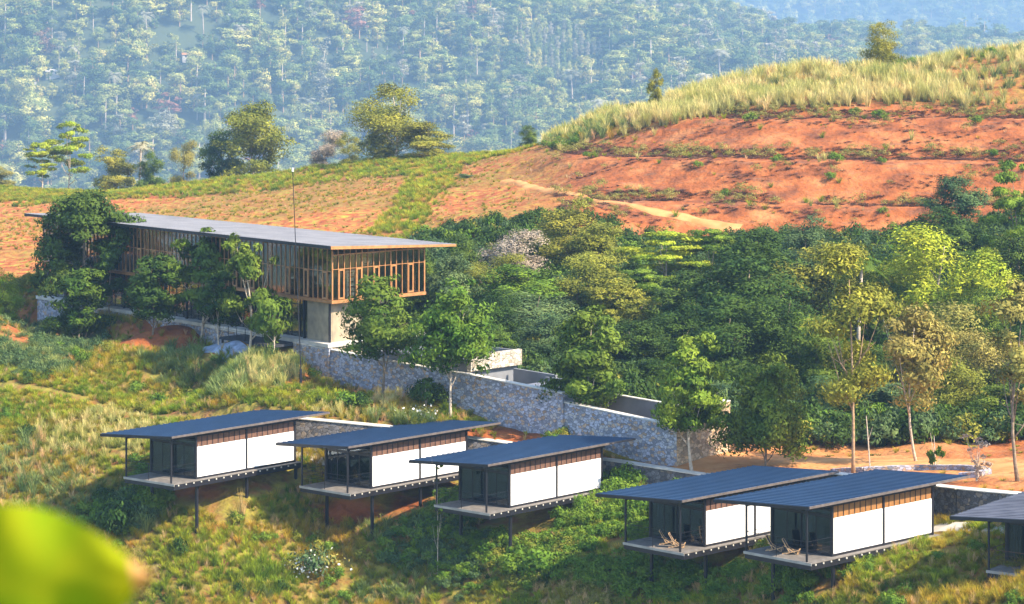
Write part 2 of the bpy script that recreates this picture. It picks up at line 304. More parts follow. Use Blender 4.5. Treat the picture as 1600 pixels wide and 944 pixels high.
# ------------------------------------------------------------------ ground sheet
def axis(segs):
    a = []
    for s0, s1, d in segs: a += list(np.arange(s0, s1-1e-6, d))
    return np.array(a+[segs[-1][1]])
gx = axis([(-150,-56,2.0),(-56,-30,.8),(-30,40,.42),(40,90,.8),(90,150,2.5)])
gy = axis([(98,112,1.5),(112,176,.42),(176,300,.8),(300,400,1.5),(400,470,4)])
GX, GY = np.meshgrid(gx, gy); GZ = ground(GX, GY)
def grid_faces(nx, ny):
    i = np.arange(nx*ny).reshape(ny, nx); return np.stack([i[:-1,:-1].ravel(), i[:-1,1:].ravel(), i[1:,1:].ravel(), i[1:,:-1].ravel()], 1)
gm = bpy.data.materials.new('soil and turf'); gm.use_nodes = True
def build_ground_mat(m):
    t = m.node_tree; N = t.nodes; L = t.links; b = N['Principled BSDF']; b.inputs['Roughness'].default_value = .95; b.inputs['Specular IOR Level'].default_value = .13
    tc = N.new('ShaderNodeTexCoord')
    def noise(sc, d=5, out='Fac'):
        n = N.new('ShaderNodeTexNoise'); n.inputs['Scale'].default_value = sc; n.inputs['Detail'].default_value = d; L.new(tc.outputs['Object'], n.inputs[0]); return n.outputs[out]
    def ramp(src, cols):
        r = N.new('ShaderNodeValToRGB'); e = r.color_ramp.elements
        for i, (p, c) in enumerate(cols):
            q = e[i] if i < 2 else e.new(p); q.position = p; q.color = (*c, 1)
        L.new(src, r.inputs[0]); return r.outputs[0]
    def mix(f, a, c):
        x = N.new('ShaderNodeMix'); x.data_type = 'RGBA'; L.new(f, x.inputs[0]); L.new(a, x.inputs[6]); L.new(c, x.inputs[7]); return x.outputs[2]
    def attr(n): a = N.new('ShaderNodeAttribute'); a.attribute_name = n; return a.outputs['Fac']
    turf = ramp(noise(.9, 6), [(.32, (.22, .095, .035)), (.68, (.26, .23, .04)), (.5, (.20, .155, .035))])
    red = ramp(noise(.35, 9), [(.30, (.15, .052, .024)), (.72, (.44, .185, .070)), (.5, (.32, .098, .030))])
    pale = ramp(noise(.5, 8), [(.3, (.42, .17, .055)), (.7, (.58, .28, .11))])
    field = ramp(noise(1.1, 8), [(.40, (.30, .080, .028)), (.66, (.29, .28, .045)), (.54, (.40, .165, .050))])
    # small stones and clods
    c = mix(attr('field'), turf, field); c = mix(attr('red'), c, red); c = mix(attr('pale'), c, pale)
    sp = N.new('ShaderNodeMapRange'); sp.inputs[1].default_value = .58; sp.inputs[2].default_value = .72; sp.inputs[4].default_value = .55; L.new(noise(2.6, 8), sp.inputs[0])
    dk = ramp(noise(5, 3), [(.3, (.10, .05, .035)), (.7, (.26, .13, .08))]); c = mix(sp.outputs[0], c, dk)
    mp = N.new('ShaderNodeMapping'); mp.inputs['Scale'].default_value = (.16, .16, 1.5); L.new(tc.outputs['Object'], mp.inputs[0])
    sn = N.new('ShaderNodeTexNoise'); sn.inputs['Scale'].default_value = 1.6; sn.inputs['Detail'].default_value = 9; sn.inputs['Roughness'].default_value = .72; L.new(mp.outputs[0], sn.inputs[0])
    sm = N.new('ShaderNodeMapRange'); sm.inputs[1].default_value = .52; sm.inputs[2].default_value = .66; sm.inputs[4].default_value = .7; L.new(sn.outputs[0], sm.inputs[0])
    mu = N.new('ShaderNodeMath'); mu.operation = 'MULTIPLY'; L.new(sm.outputs[0], mu.inputs[0]); L.new(attr('hillside'), mu.inputs[1])
    dk2 = ramp(noise(3.5, 6), [(.35, (.10, .050, .035)), (.65, (.24, .135, .085))]); c = mix(mu.outputs[0], c, dk2)
    L.new(c, b.inputs['Base Color'])
    bp = N.new('ShaderNodeBump'); bp.inputs['Strength'].default_value = .9; bp.inputs['Distance'].default_value = .45; L.new(noise(1.3, 10), bp.inputs['Height']); L.new(bp.outputs[0], b.inputs['Normal'])
build_ground_mat(gm)
def ridgeband(px, py):
    """grass growing along the crest of the red hill where it runs down to the field"""
    return sstep(0, 12, np.interp(px, [840,900,1000,1100,1200], [252,236,214,192,176])-py)*sstep(835, 860, px)*(1-sstep(1160, 1220, px))
def zones(x, y, z):
    """ground cover: masks 0..1 of bare red soil, pale trodden soil, dry field"""
    px = 800+x/y*F; py = 110-z/y*F
    n = fbm(x*.12, y*.12, 31, 4); n2 = fbm(x*.4, y*.4, 33, 3)
    def blob(cx, cy, rx, ry, a=1, soft=.5): d = np.hypot((px-cx)/rx, (py-cy)/ry)+n*1.2; return a*(1-sstep(1-soft, 1+soft*.6, d))
    front = (y < 215)
    red = np.zeros_like(x)
    for b_ in [(300,522,190,24),(30,520,40,30),(600,615,110,16,.8),(545,800,50,20),(650,790,35,12),(310,770,50,12,.8),(20,700,28,50,.3),(330,540,60,18),(735,683,70,16),(790,683,70,16),(470,595,30,25,.8),
               (1130,845,40,16,.6),(1330,880,40,12,.4),(1560,905,70,30,.6),(1010,920,30,14,.5),(640,915,30,10,.3),(1350,738,500,16)]:
        red = np.maximum(red, blob(*b_)*front)
    hill = sstep(0, 9, x+2+n*8)*sstep(216, 224, y); top = np.maximum(sstep(-4.4, -3.2, z+n*1.4), ridgeband(px, py+n*40))
    red = np.maximum(red, hill*(1-top*(.75)))
    field = sstep(200, 216, y)*(1-hill)
    field = np.maximum(field, hill*top*.5)
    green = np.clip(sstep(.0, .12, fbm(x*.035, y*.06, 41, 3)+n2*.15) , 0, 1)
    field = field*(1-.5*green)
    pale = (1-sstep(2.6, 5.5, np.abs(polyd(x, y, ROADC))+n*2))*sstep(140, 143, y+x*.2)*sstep(8.5, 10.5, x)
    ter = (x > 8)*(y < 161)*(y > 122)*sstep(-.2, .4, polyd(x, y, WL))
    red = np.maximum(red, ter*.97); pale = np.maximum(pale, ter*sstep(-.1, .15, n)*.8)
    return red, pale, field
gred, gpale, gfield = zones(GX, GY, GZ)
gnd = mesh_np('ground', np.stack([GX, GY, GZ], -1).reshape(-1, 3), grid_faces(len(gx), len(gy)), gm, None, True)
ghill = gred*sstep(214, 224, GY)
for nme, arr in (('red', gred), ('pale', gpale), ('field', gfield), ('hillside', ghill)):
    a = gnd.data.attributes.new(nme, 'FLOAT', 'POINT'); a.data.foreach_set('value', arr.astype(np.float32).ravel())
tag(gnd, 'hillside of red earth and turf with cut terraces', None, None, 'structure')

# the dirt road, a beaten strip on the ground
def strip(name, line, wd, m, lift, label):
    L = np.array(line); seg = np.hypot(*(L[1:]-L[:-1]).T); s = np.r_[0, np.cumsum(seg)]; t = np.arange(0, s[-1], .45)
    cx = np.interp(t, s, L[:, 0]); cy_ = np.interp(t, s, L[:, 1])
    for _ in range(6): cx[1:-1] = (cx[:-2]+cx[1:-1]*2+cx[2:])/4; cy_[1:-1] = (cy_[:-2]+cy_[1:-1]*2+cy_[2:])/4
    dx = np.gradient(cx); dy = np.gradient(cy_); l = np.hypot(dx, dy); nx, ny = -dy/l, dx/l
    off = np.linspace(-1, 1, 9); wv = wd*(1+.18*np.sin(t*.9)+.12*np.sin(t*2.3+1))
    X = cx[:, None]+nx[:, None]*off*wv[:, None]; Y = cy_[:, None]+ny[:, None]*off*wv[:, None]
    Z = ground(X, Y)+lift*(1-np.abs(off)**4)*1.0-.02*(np.abs(off) > .99)
    return tag(mesh_np(name, np.stack([X, Y, Z], -1).reshape(-1, 3), grid_faces(9, len(t)), m, None, True), label, None, None, 'structure')
M['track'] = mat('beaten orange earth', (.46, .20, .07), .95, col2=(.58, .30, .12), scale=.8, detail=8, spec=.1)
strip('dirt_road', ROADC, 1.5, M['track'], .07, 'pale orange dirt road along the foot of the trees')
HT = np.array([hit(*p)[:2] for p in ((790,283),(870,300),(930,315),(1000,328),(1080,342),(1160,361))])
strip('hill_track', HT, .7, M['track'], .16, 'earth track slanting down the red hill')

# far valley and hills, one coarse sheet below and beyond the ground sheet
KF = 2.2            # the far hills: size of everything across the valley
def far_h(x, y):
    x = np.asarray(x, float); y = np.asarray(y, float); z = far_h0(x/KF, y/KF)*KF
    k = sstep(470, 900, y); return z*k+(-82)*(1-k)
def far_h0(x, y):
    crest = np.interp(x, [-900,-300,0,60,90,130,180,250,330,600], [150,130,95,66,34,26,15,5,0,10])
    n = fbm(x*.007, y*.006, 51, 4)*80+fbm(x*.02, y*.02, 53, 3)*24
    t = np.clip((y-830)/420, 0, 1); a = -62+(crest+62)*(t**.85)
    back = sstep(1270, 1600, y); a = a*(1-back)+(-90)*back
    t2 = sstep(1700, 3000, y); h2 = (-90)+(270+x*.02)*t2*np.where(y > 1600, 1, 0)
    z = np.where(y > 1600, np.maximum(a, h2), a)
    z = z + n*sstep(780, 950, y)*np.where((y > 1180) & (y < 1300), .5, .8)
    near = sstep(430, 640, y); z = z*near + (-70)*(1-near)
    return z
fx = axis([(-7200,-1250,230),(-1250,1250,22),(1250,7200,230)]); fy = axis([(-300,430,60),(430,1760,44),(1760,3700,23),(3700,8200,120),(8200,13000,400)])
FX, FY = np.meshgrid(fx, fy); FZ = far_h(FX, FY)
M['farsoil'] = mat('wooded valley floor', (.03, .05, .022), .95, col2=(.07, .09, .035), scale=.012, detail=8)
tag(mesh_np('far_hills', np.stack([FX, FY, FZ], -1).reshape(-1, 3), grid_faces(len(fx), len(fy)), M['farsoil'], None, True), 'wooded hills across the valley', None, None, 'structure')
def fhit(px, py, y0=860*2.2, y1=1500*2.2):
    Y = np.linspace(y0, y1, 1200); X = (px-800)*Y/F; d = (110-py)*Y/F-far_h(X, Y); k = np.where(d < 0)[0]; i = k[0] if len(k) else 600
    return float(X[i]), float(Y[i]), float(far_h(X[i:i+1], Y[i:i+1])[0])
# ------------------------------------------------------------------ the stilt cabins
CAB = [((306,749),146.5,39.3),((580,764),147.5,41.9),((796,794),142.5,41.7),((1101,855),132.0,45.4),((1300,870),123.5,46.2)]
def roof_part(rm, parent):
    z0 = 2.80; sl = -.065
    def zt(x): return z0+(x-.35)*(-sl)*-1*-1 if False else z0+(x-.35)*.065
    mb = MB(); x0, x1, ya, yb = -5.85, .46, -2.4, 11.1
    mb.hexa([(x0,ya,zt(x0)),(x1,ya,zt(x1)),(x1,yb,zt(x1)),(x0,yb,zt(x0)),(x0,ya,zt(x0)+.07),(x1,ya,zt(x1)+.07),(x1,yb,zt(x1)+.07),(x0,yb,zt(x0)+.07)])
    y = ya+.05
    while y < yb-.06:       # raised ribs of the metal sheet
        mb.hexa([(x0+.01,y,zt(x0)+.071),(x1-.01,y,zt(x1)+.071),(x1-.01,y+.085,zt(x1)+.071),(x0+.01,y+.085,zt(x0)+.071),(x0+.01,y+.015,zt(x0)+.108),(x1-.01,y+.015,zt(x1)+.108),(x1-.01,y+.07,zt(x1)+.108),(x0+.01,y+.07,zt(x0)+.108)]); y += .46
    r = mb.build('roof', rm, parent)
    g = MB(); e = .03
    g.hexa([(x1+.002,ya-.03,zt(x1)-.03),(x1+.07,ya-.03,zt(x1)-.03),(x1+.07,yb+.03,zt(x1)-.03),(x1+.002,yb+.03,zt(x1)-.03),(x1+.002,ya-.03,zt(x1)+.09),(x1+.07,ya-.03,zt(x1)+.09),(x1+.07,yb+.03,zt(x1)+.09),(x1+.002,yb+.03,zt(x1)+.09)])
    g.build('gutter', M['gutter'], r)
    f = MB(); f.hexa([(x0,ya-.06,zt(x0)-.09),(x1,ya-.06,zt(x1)-.09),(x1,ya-.003,zt(x1)-.09),(x0,ya-.003,zt(x0)-.09),(x0,ya-.06,zt(x0)+.08),(x1,ya-.06,zt(x1)+.08),(x1,ya-.003,zt(x1)+.08),(x0,ya-.003,zt(x0)+.08)])
    for x in (-4, 0): f.box(x-.07, x+.07, -2.0, 8.7, zt(x)-.22 if x else zt(x)-.22, zt(x)-.004)
    f.build('edge_beam', M['steel'], r)
    return zt
def make_cabin(rm, band, chairs=True, rail='steel'):
    root = thing('stilt_cabin', 'x', 'cabin')
    zt = roof_part(rm, root)
    d = MB(); d.box(-4.05, .36, -2.1, 8.75, -.05, 0)
    deck = d.build('deck', M['deck'], root)
    fs = MB(); fs.box(-4.08, .39, -2.13, -2.103, -.13, .004); fs.build('deck_edge', M['fascia'], deck)
    y = -1.75
    while y < 8.5: MB().box(-3.9, .385, y-.04, y+.04, -.155, -.075).build('joist', M['slab'], deck); y += .62
    bm = MB(); bm.box(-4.02, .33, -2.095, -1.94, -.36, -.135); bm.box(.24, .33, -1.93, 8.7, -.36, -.053); bm.box(-4.0, -3.86, -1.93, 8.7, -.42, -.192)
    bm.box(-3.85, .235, .0, .12, -.42, -.16); bm.box(-3.85, .235, 4.2, 4.32, -.42, -.16); bm.box(-3.85, .235, 8.5, 8.62, -.42, -.16); bm.build('floor_beam', M['steel'], root)
    for x, y, dep in ((-3.93, .06, 6.5), (.02, .06, 6.5), (-3.93, 4.26, 4.5), (.02, 4.26, 4.5), (-3.93, 8.55, 3), (.02, 8.55, 3)):
        MB().box(x-.075, x+.075, y-.075, y+.075, -dep, -.425).build('stilt', M['steel'], root)
    for x in (-4.0, -.02):
        MB().bar((x, -1.98, .002), (x, -1.98, zt(x)-.10), .085).build('post', M['steel'], root)
    for x, y in ((-.02, .02), (-.02, 4.25), (-.02, 8.48), (-3.98, .02), (-3.98, 8.48)):
        MB().box(x-.06, x+.06, y-.06, y+.06, .002, zt(x)-.225).build('post', M['steel'], root)
    # long side towards the road: two white panels, timber above
    for a, b in ((.09, 4.18), (4.32, 8.41)):
        MB().box(-.10, -.015, a, b, .12, 1.93).build('white_panel', M['white'], root)
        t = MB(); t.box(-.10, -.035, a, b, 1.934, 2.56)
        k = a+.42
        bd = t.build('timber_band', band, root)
        while k < b-.1: MB().box(-.034, -.012, k-.02, k+.02, 1.94, 2.555).build('batten', M['steel'], bd); k += .455
    s = MB(); s.box(-.09, .02, .09, 8.4, .003, .116); s.build('sill', M['steel'], root)
    w2 = MB(); w2.box(-4.03, -3.95, .09, 8.4, .003, 2.27); w2.build('rear_wall', M['render'], root)
    w3 = MB(); w3.box(-3.9, -.1, 8.4, 8.48, .003, 2.29); w3.build('end_wall', M['inner'], root)
    c = MB(); c.hexa([(-3.94,.1,zt(-3.94)-.12),(-.11,.1,zt(-.11)-.12),(-.11,8.38,zt(-.11)-.12),(-3.94,8.38,zt(-3.94)-.12),(-3.94,.1,zt(-3.94)-.08),(-.11,.1,zt(-.11)-.08),(-.11,8.38,zt(-.11)-.08),(-3.94,8.38,zt(-3.94)-.08)]); c.build('ceiling', M['band'], root)
    p = MB(); p.box(-3.9, -1.3, 5.0, 5.08, .003, 2.25); p.build('partition', M['darkin'], root)
    # glazed front: frame, transom, sliding doors
    fr = MB(); fr.box(-3.91, -.09, -.01, .06, 2.0, 2.09); fr.box(-3.91, -.09, -.01, .06, .003, .06); fr.box(-3.91, -.09, -.01, .06, 2.30, 2.38)
    for q in (-3.935, -.115): fr.box(q, q+.05, -.012, .062, .0, 2.384)
    fr.box(-2.0, -1.94, -.008, .058, 2.08, 2.31)
    fr.build('window_frame', M['steel'], root)
    for i in range(4):
        a = -3.91+i*.955; dd = MB(); o = .0 if i % 2 else .045; wd = .045
        dd.box(a, a+wd, -.02+o, .02+o, .065, 1.995); dd.box(a+.955-wd, a+.953, -.02+o, .02+o, .065, 1.995)
        dd.box(a+wd, a+.955-wd, -.02+o, .02+o, .065, .14); dd.box(a+wd, a+.955-wd, -.02+o, .02+o, 1.93, 1.995)
        q = dd.build('sliding_door', M['steel'], root)
        MB().box(a+wd+.002, a+.953-wd, -.004+o, .004+o, .143, 1.927).build('pane', M['glass'], q)
    MB().box(-3.9, -.1, .02, .028, 2.095, 2.295).build('transom_glass', M['glass'], root)
    cu = MB()
    n = 10
    for i in range(n): cu.box(-3.85+i*.085, -3.79+i*.085, .20+(i % 2)*.05, .24+(i % 2)*.05, .05, 2.1)
    cu.build('curtain', M['curtain'], root)
    # cable railing
    r = MB()
    for z in (.32, .55, .78, 1.0):
        wd = .012 if z < 1 else .022
        r.bar((-3.95, -1.98, z), (-.07, -1.98, z), wd); r.bar((-4.0, -1.93, z), (-4.0, -.05, z), wd)
        r.bar((-.02, -1.93, z), (-.02, -.05, z), wd)
    r.box(-2.02, -1.99, -1.995, -1.965, .002, 1.0)
    r.build('railing', M['steel'] if rail == 'steel' else M['band'], root)
    return root
def make_deckchair():
    c = thing('deck_chair', 'x', 'deck chair')
    f = MB()
    for x in (-.28, .28):
        f.bar((x, -.55, .30), (x, .12, .10), .045); f.bar((x, .12, .10), (x, .28, .04), .045)
        f.bar((x*.9, .05, .13), (x*.9, .52, .92), .045); f.bar((x*.86, -.42, .03), (x*.86, .38, .52), .04)
        f.bar((x*.94, -.5, .30), (x*.94, -.50, .02), .04); f.bar((x*.8, .12, .12), (x*.8, .5, .02), .04)
    for y, z in ((-.55, .31), (.52, .92), (.5, .03), (-.42, .04)): f.bar((-.28, y, z), (.28, y, z), .045)
    f.build('frame', M['woodpale'], c)
    s = MB(); pr = [(-.53, .33), (-.25, .21), (0, .13), (.08, .16), (.28, .48), (.5, .90)]
    for a, b in zip(pr[:-1], pr[1:]): s.hexa([(-.22,a[0],a[1]),(.22,a[0],a[1]),(.22,b[0],b[1]),(-.22,b[0],b[1]),(-.22,a[0],a[1]+.02),(.22,a[0],a[1]+.02),(.22,b[0],b[1]+.02),(-.22,b[0],b[1]+.02)])
    s.build('sling', M['sling'], c); return c
def place_local(o, cab, x, y, z=0, rz=0):
    th = cab.rotation_euler.z; c, s = math.cos(th), math.sin(th)
    o.location = (cab.location.x+c*x-s*y, cab.location.y+s*x+c*y, cab.location.z+z); o.rotation_euler = (0, 0, th+rz)
labs = ['blue roofed stilt cabin farthest left on the grassy slope, boards stacked behind its glass',
        'blue roofed stilt cabin second from left, one reclined chair behind its glass',
        'blue roofed stilt cabin in the middle of the row, white cushions behind its glass',
        'blue roofed stilt cabin partly hidden behind its right neighbour, two deck chairs outside',
        'blue roofed stilt cabin with sunlit orange timber band above its white wall']
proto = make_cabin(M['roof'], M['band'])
cabins = []
for i, ((px, py), Y, a) in enumerate(CAB):
    o = proto if i == 0 else copy_tree(proto)
    o.location = P(px, py, Y); o.rotation_euler = (0, 0, -R(a)); o['label'] = labs[i]; o['group'] = 'cabins on stilts along the slope'; cabins.append(o)
    for ch in o.children:
        if ch.name.startswith('curtain'): ch.location.x = (2.4, 0, .3, 1.1, 2.0)[i]; ch.scale.x = (.8, 1, .8, 1.3, 1.1)[i]
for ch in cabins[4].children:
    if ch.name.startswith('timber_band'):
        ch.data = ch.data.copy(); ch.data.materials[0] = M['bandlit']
g6 = make_cabin(M['roofgrey'], M['band'], rail='wood')
p6 = P(1572, 880, 120.0); th = -R(36)
g6.location = (p6[0]+4*math.cos(th), p6[1]+4*math.sin(th), p6[2]); g6.rotation_euler = (0, 0, th)
tag(g6, 'grey roofed stilt cabin cut off by the right edge, brown deck railing', 'cabin', 'cabins on stilts along the slope')
dc = make_deckchair(); grp = 'deck chairs on the cabin decks'
k = 0
for cab, x, y, rz, lb in ((cabins[3], -1.95, -.85, 2.2, 'teak deck chair nearer the glass on the half hidden cabin deck'),
                      (cabins[3], -1.0, -1.15, 2.2, 'teak deck chair nearest the corner post of the half hidden cabin'),
                      (cabins[4], -3.0, -.95, 2.1, 'left teak deck chair on the deck below the orange timber band cabin'),
                      (cabins[4], -1.9, -.95, 2.1, 'right teak deck chair on the deck of the orange timber band cabin'),
                      (cabins[1], -2.9, .75, 2.2, 'pale reclined chair behind the glass of the second cabin from left')):
    o = dc if k == 0 else copy_tree(dc); k += 1
    place_local(o, cab, x, y, .002, rz-math.pi*.0); o['label'] = lb; o['group'] = grp; o.scale = (.82,)*3
# things behind the glass
def indoor(name, label, cat, cab, x, y, parts, rz=0):
    t = thing(name, label, cat); place_local(t, cab, x, y, .003, rz)
    for nm, m, boxes in parts:
        b = MB()
        for q in boxes: b.box(*q)
        b.build(nm, M[m], t)
    return t
bedp = [('base', 'darkin', [(-.9,.9,-1,1,0,.3)]), ('mattress', 'cloth', [(-.88,.88,-.98,.98,.304,.52)]), ('pillow', 'cloth', [(-.75,-.1,.5,.9,.524,.68),(.1,.75,.5,.9,.524,.68)])]
indoor('bed', 'white made bed seen through the glass of the middle cabin', 'bed', cabins[2], -1.4, 1.9, bedp)
indoor('bed', 'white made bed seen through the glass of the second cabin from left', 'bed', cabins[1], -1.4, 2.4, bedp)
bs = thing('board_stack', 'pale boards leaning inside the cabin farthest left', 'boards'); place_local(bs, cabins[0], -2.2, .8, .003)
for i, (x, hh, ln, m) in enumerate(((-1.3, 1.5, .25, 'woodpale'), (-.75, 1.1, .5, 'cloth'), (.1, 1.3, .6, 'inner'), (.5, 1.6, -.3, 'slab'), (1.2, .9, .1, 'cloth'))):
    MB().hexa([(x,0,0),(x+.4,0,0),(x+.4,.05,0),(x,.05,0),(x+ln,.5,hh),(x+.4+ln,.5,hh),(x+.4+ln,.55,hh),(x+ln,.55,hh)]).build('board', M[m], bs)
# ------------------------------------------------------------------ long pavilion
C0 = Vector((-12.57, 170, 0)); E1 = Vector((-.6, .8, 0)); E2 = Vector((6.17, 7.0, 0)).normalized()
def U(a, b, z): return tuple(C0+E1*a+E2*b+Vector((0, 0, z)))
def ubox(mb, a0, a1, b0, b1, z0, z1, dz=0):
    """box in the pavilion's own frame; dz tilts the top along b"""
    return mb.hexa([U(a0,b0,z0),U(a0,b1,z0),U(a1,b1,z0),U(a1,b0,z0),U(a0,b0,z1),U(a0,b1,z1+dz),U(a1,b1,z1+dz),U(a1,b0,z1)])
pav = thing('long_pavilion', 'long two storey glass and timber building under one thin flat grey roof', 'building', U(0,0,-19.1))
def pb(mb, name, m, parent=pav):
    o = mb.build(name, M[m], parent)
    if parent == pav: o.location = -pav.location      # parts are written in world space
    return o
LEN, WID = 45.5, 9.35
ZF, ZU, ZR = -19.1, -16.1, -12.42           # ground floor, upper floor, underside of roof at the facade
rt = MB()
def rz_(b): return -12.30-.042*(b+.8)
rt.hexa([U(-1.0,-.9,rz_(-.9)),U(-1.0,11.9,rz_(11.9)),U(47.2,11.9,rz_(11.9)),U(47.2,-.9,rz_(-.9)),U(-1.0,-.9,rz_(-.9)+.10),U(-1.0,11.9,rz_(11.9)+.10),U(47.2,11.9,rz_(11.9)+.10),U(47.2,-.9,rz_(-.9)+.10)])
a = -.95
while a < 47.1:
    rt.hexa([U(a,-.88,rz_(-.88)+.101),U(a,11.88,rz_(11.88)+.101),U(a+.06,11.88,rz_(11.88)+.101),U(a+.06,-.88,rz_(-.88)+.101),U(a,-.88,rz_(-.88)+.14),U(a,11.88,rz_(11.88)+.14),U(a+.06,11.88,rz_(11.88)+.14),U(a+.06,-.88,rz_(-.88)+.14)]); a += .5
roofm = pb(rt, 'roof', 'roofmain')
e = MB(); e.hexa([U(-1.05,-.9,rz_(-.9)-.12),U(-1.05,11.9,rz_(11.9)-.06),U(-1.004,11.9,rz_(11.9)-.06),U(-1.004,-.9,rz_(-.9)-.12),U(-1.05,-.9,rz_(-.9)+.10),U(-1.05,11.9,rz_(11.9)+.10),U(-1.004,11.9,rz_(11.9)+.10),U(-1.004,-.9,rz_(-.9)+.10)]); pb(e, 'roof_edge', 'wood', roofm)
e = MB(); ubox(e, -1, 47.2, -.95, -.904, rz_(-.9)-.10, rz_(-.9)+.12); pb(e, 'eave_edge', 'steel', roofm)
e = MB(); e.hexa([U(-.9,-.8,rz_(-.8)-.06),U(-.9,11.8,rz_(11.8)-.06),U(47,11.8,rz_(11.8)-.06),U(47,-.8,rz_(-.8)-.06),U(-.9,-.8,rz_(-.8)-.005),U(-.9,11.8,rz_(11.8)-.005),U(47,11.8,rz_(11.8)-.005),U(47,-.8,rz_(-.8)-.005)]); pb(e, 'soffit', 'band', roofm)
sl = MB(); ubox(sl, -.12, LEN, -.12, WID+.1, ZU-.22, ZU); pb(sl, 'upper_floor', 'wood')
sl = MB(); ubox(sl, -.14, LEN+.3, -.5, WID+.3, ZF-.25, ZF); pb(sl, 'ground_floor', 'slab')
def facade(a_fix, span, step, z0, z1, side, door_every, name, doorh=1.95):
    fr = MB(); dmb = []; n = int(round(span/step)); step = span/n
    tr = z0+doorh+.08
    for i in range(n+1):
        s = i*step; wd = (.055 if i % 5 else .085) if side == 'short' else (.042 if i % 5 else .07)
        if side == 'long': ubox(fr, s-wd/2, s+wd/2, a_fix-.05, a_fix+.07, z0+.03, z1)
        else: ubox(fr, a_fix-.05, a_fix+.07, s-wd/2, s+wd/2, z0+.03, z1-.042*s)
    if side == 'long': ubox(fr, 0, span, a_fix-.03, a_fix+.04, tr-.04, tr); ubox(fr, 0, span, a_fix-.05, a_fix+.05, z1-.12, z1-.01)
    else: ubox(fr, a_fix-.03, a_fix+.04, 0, span, tr-.04, tr); ubox(fr, a_fix-.05, a_fix+.05, 0, span, z1-.5, z1-.42)
    o = pb(fr, name, 'wood' if side == 'short' else 'woodbrown')
    for i in range(n):
        if door_every and i % door_every == 1:
            s0 = i*step+.05; s1 = (i+1)*step-.05; d = MB(); f = .07
            for (p, q, r_, t) in ((s0, s0+f, z0+.05, tr-.05), (s1-f, s1, z0+.05, tr-.05), (s0+f, s1-f, z0+.05, z0+.16), (s0+f, s1-f, tr-.14, tr-.05)):
                if side == 'long': ubox(d, p, q, a_fix-.065, a_fix-.02, r_, t)
                else: ubox(d, a_fix-.065, a_fix-.02, p, q, r_, t)
            pb(d, 'casement', 'wood' if side == 'short' else 'woodbrown')
    g = MB()
    if side == 'long': ubox(g, .05, span-.05, a_fix-.006, a_fix+.006, z0+.04, z1-.02)
    else: ubox(g, a_fix-.006, a_fix+.006, .05, span-.05, z0+.04, z1-.45)
    pb(g, 'glazing', 'glassmain', o)
facade(0, LEN-.2, .62, ZU, ZR, 'long', 4, 'facade_frame')
facade(0, WID, .58, ZU, ZR-.05, 'short', 3, 'end_frame', 2.1)
facade(WID, LEN-.2, 1.24, ZU, ZR-.5, 'long', 0, 'rear_frame')
# inside the upper storey
i_ = MB(); ubox(i_, 8.5, 8.7, .6, 8.6, ZU+.01, -12.85); ubox(i_, 21, 21.2, .8, 8.6, ZU+.01, -12.85); ubox(i_, 8.8, 13.5, 5.2, 5.4, ZU+.01, -12.9); ubox(i_, 0.6, 8.4, 7.9, 8.1, ZU+.01, -12.95); pb(i_, 'inner_wall', 'concrete')
i_ = MB(); ubox(i_, 22, 25, 6.0, 6.2, ZU+.01, ZU+2.2); pb(i_, 'screen_wall', 'inner')
# lower storey
i_ = MB(); ubox(i_, .6, 3.6, .25, .5, ZF+.003, ZU-.23); ubox(i_, .6, .85, .52, 6.2, ZF+.003, ZU-.23); ubox(i_, 3.35, 3.6, .52, 6.2, ZF+.003, ZU-.23); ubox(i_, .86, 3.34, 5.9, 6.2, ZF+.003, ZU-.23); pb(i_, 'concrete_wall', 'concrete')
i_ = MB(); ubox(i_, 10, 19, 6.5, 6.7, ZF+.003, ZU-.23); ubox(i_, 19.2, 19.4, 1.5, 6.7, ZF+.003, ZU-.23); ubox(i_, 4.5, 10, 8.7, 8.9, ZF+.003, ZU-.23); pb(i_, 'inner_wall', 'concrete')
for s in list(np.arange(4.0, 45, 3.4)):
    c = MB(); ubox(c, s-.09, s+.09, .16, .34, ZF+.003, ZU-.23); pb(c, 'column', 'steel')
    c = MB(); ubox(c, s-.09, s+.09, 8.9, 9.1, ZF+.003, ZU-.23); pb(c, 'column', 'steel')
c = MB(); ubox(c, .45, .58, .08, .24, ZF+.003, ZU-.23); pb(c, 'column', 'steel')
fr = MB(); s = 3.9
while s < 45.2: ubox(fr, s-.035, s+.035, .55, .62, ZF+.05, ZU-.24); s += 1.13
ubox(fr, 3.9, 45, .56, .61, ZF+.004, ZF+.05); ubox(fr, 3.9, 45, .56, .61, ZU-.7, ZU-.64)
lf = pb(fr, 'lower_frame', 'steel')
g = MB(); ubox(g, 3.9, 45, .58, .592, ZF+.06, ZU-.25); pb(g, 'glazing', 'glassmain', lf)
st = MB(); ubox(st, -.05, LEN+.3, -.35, .0, -23.5, ZF-.254); pb(st, 'stone_plinth', 'stone')
bs_ = MB(); ubox(bs_, .0, LEN, .05, WID, -22, ZF-.26); pb(bs_, 'basement', 'concrete')
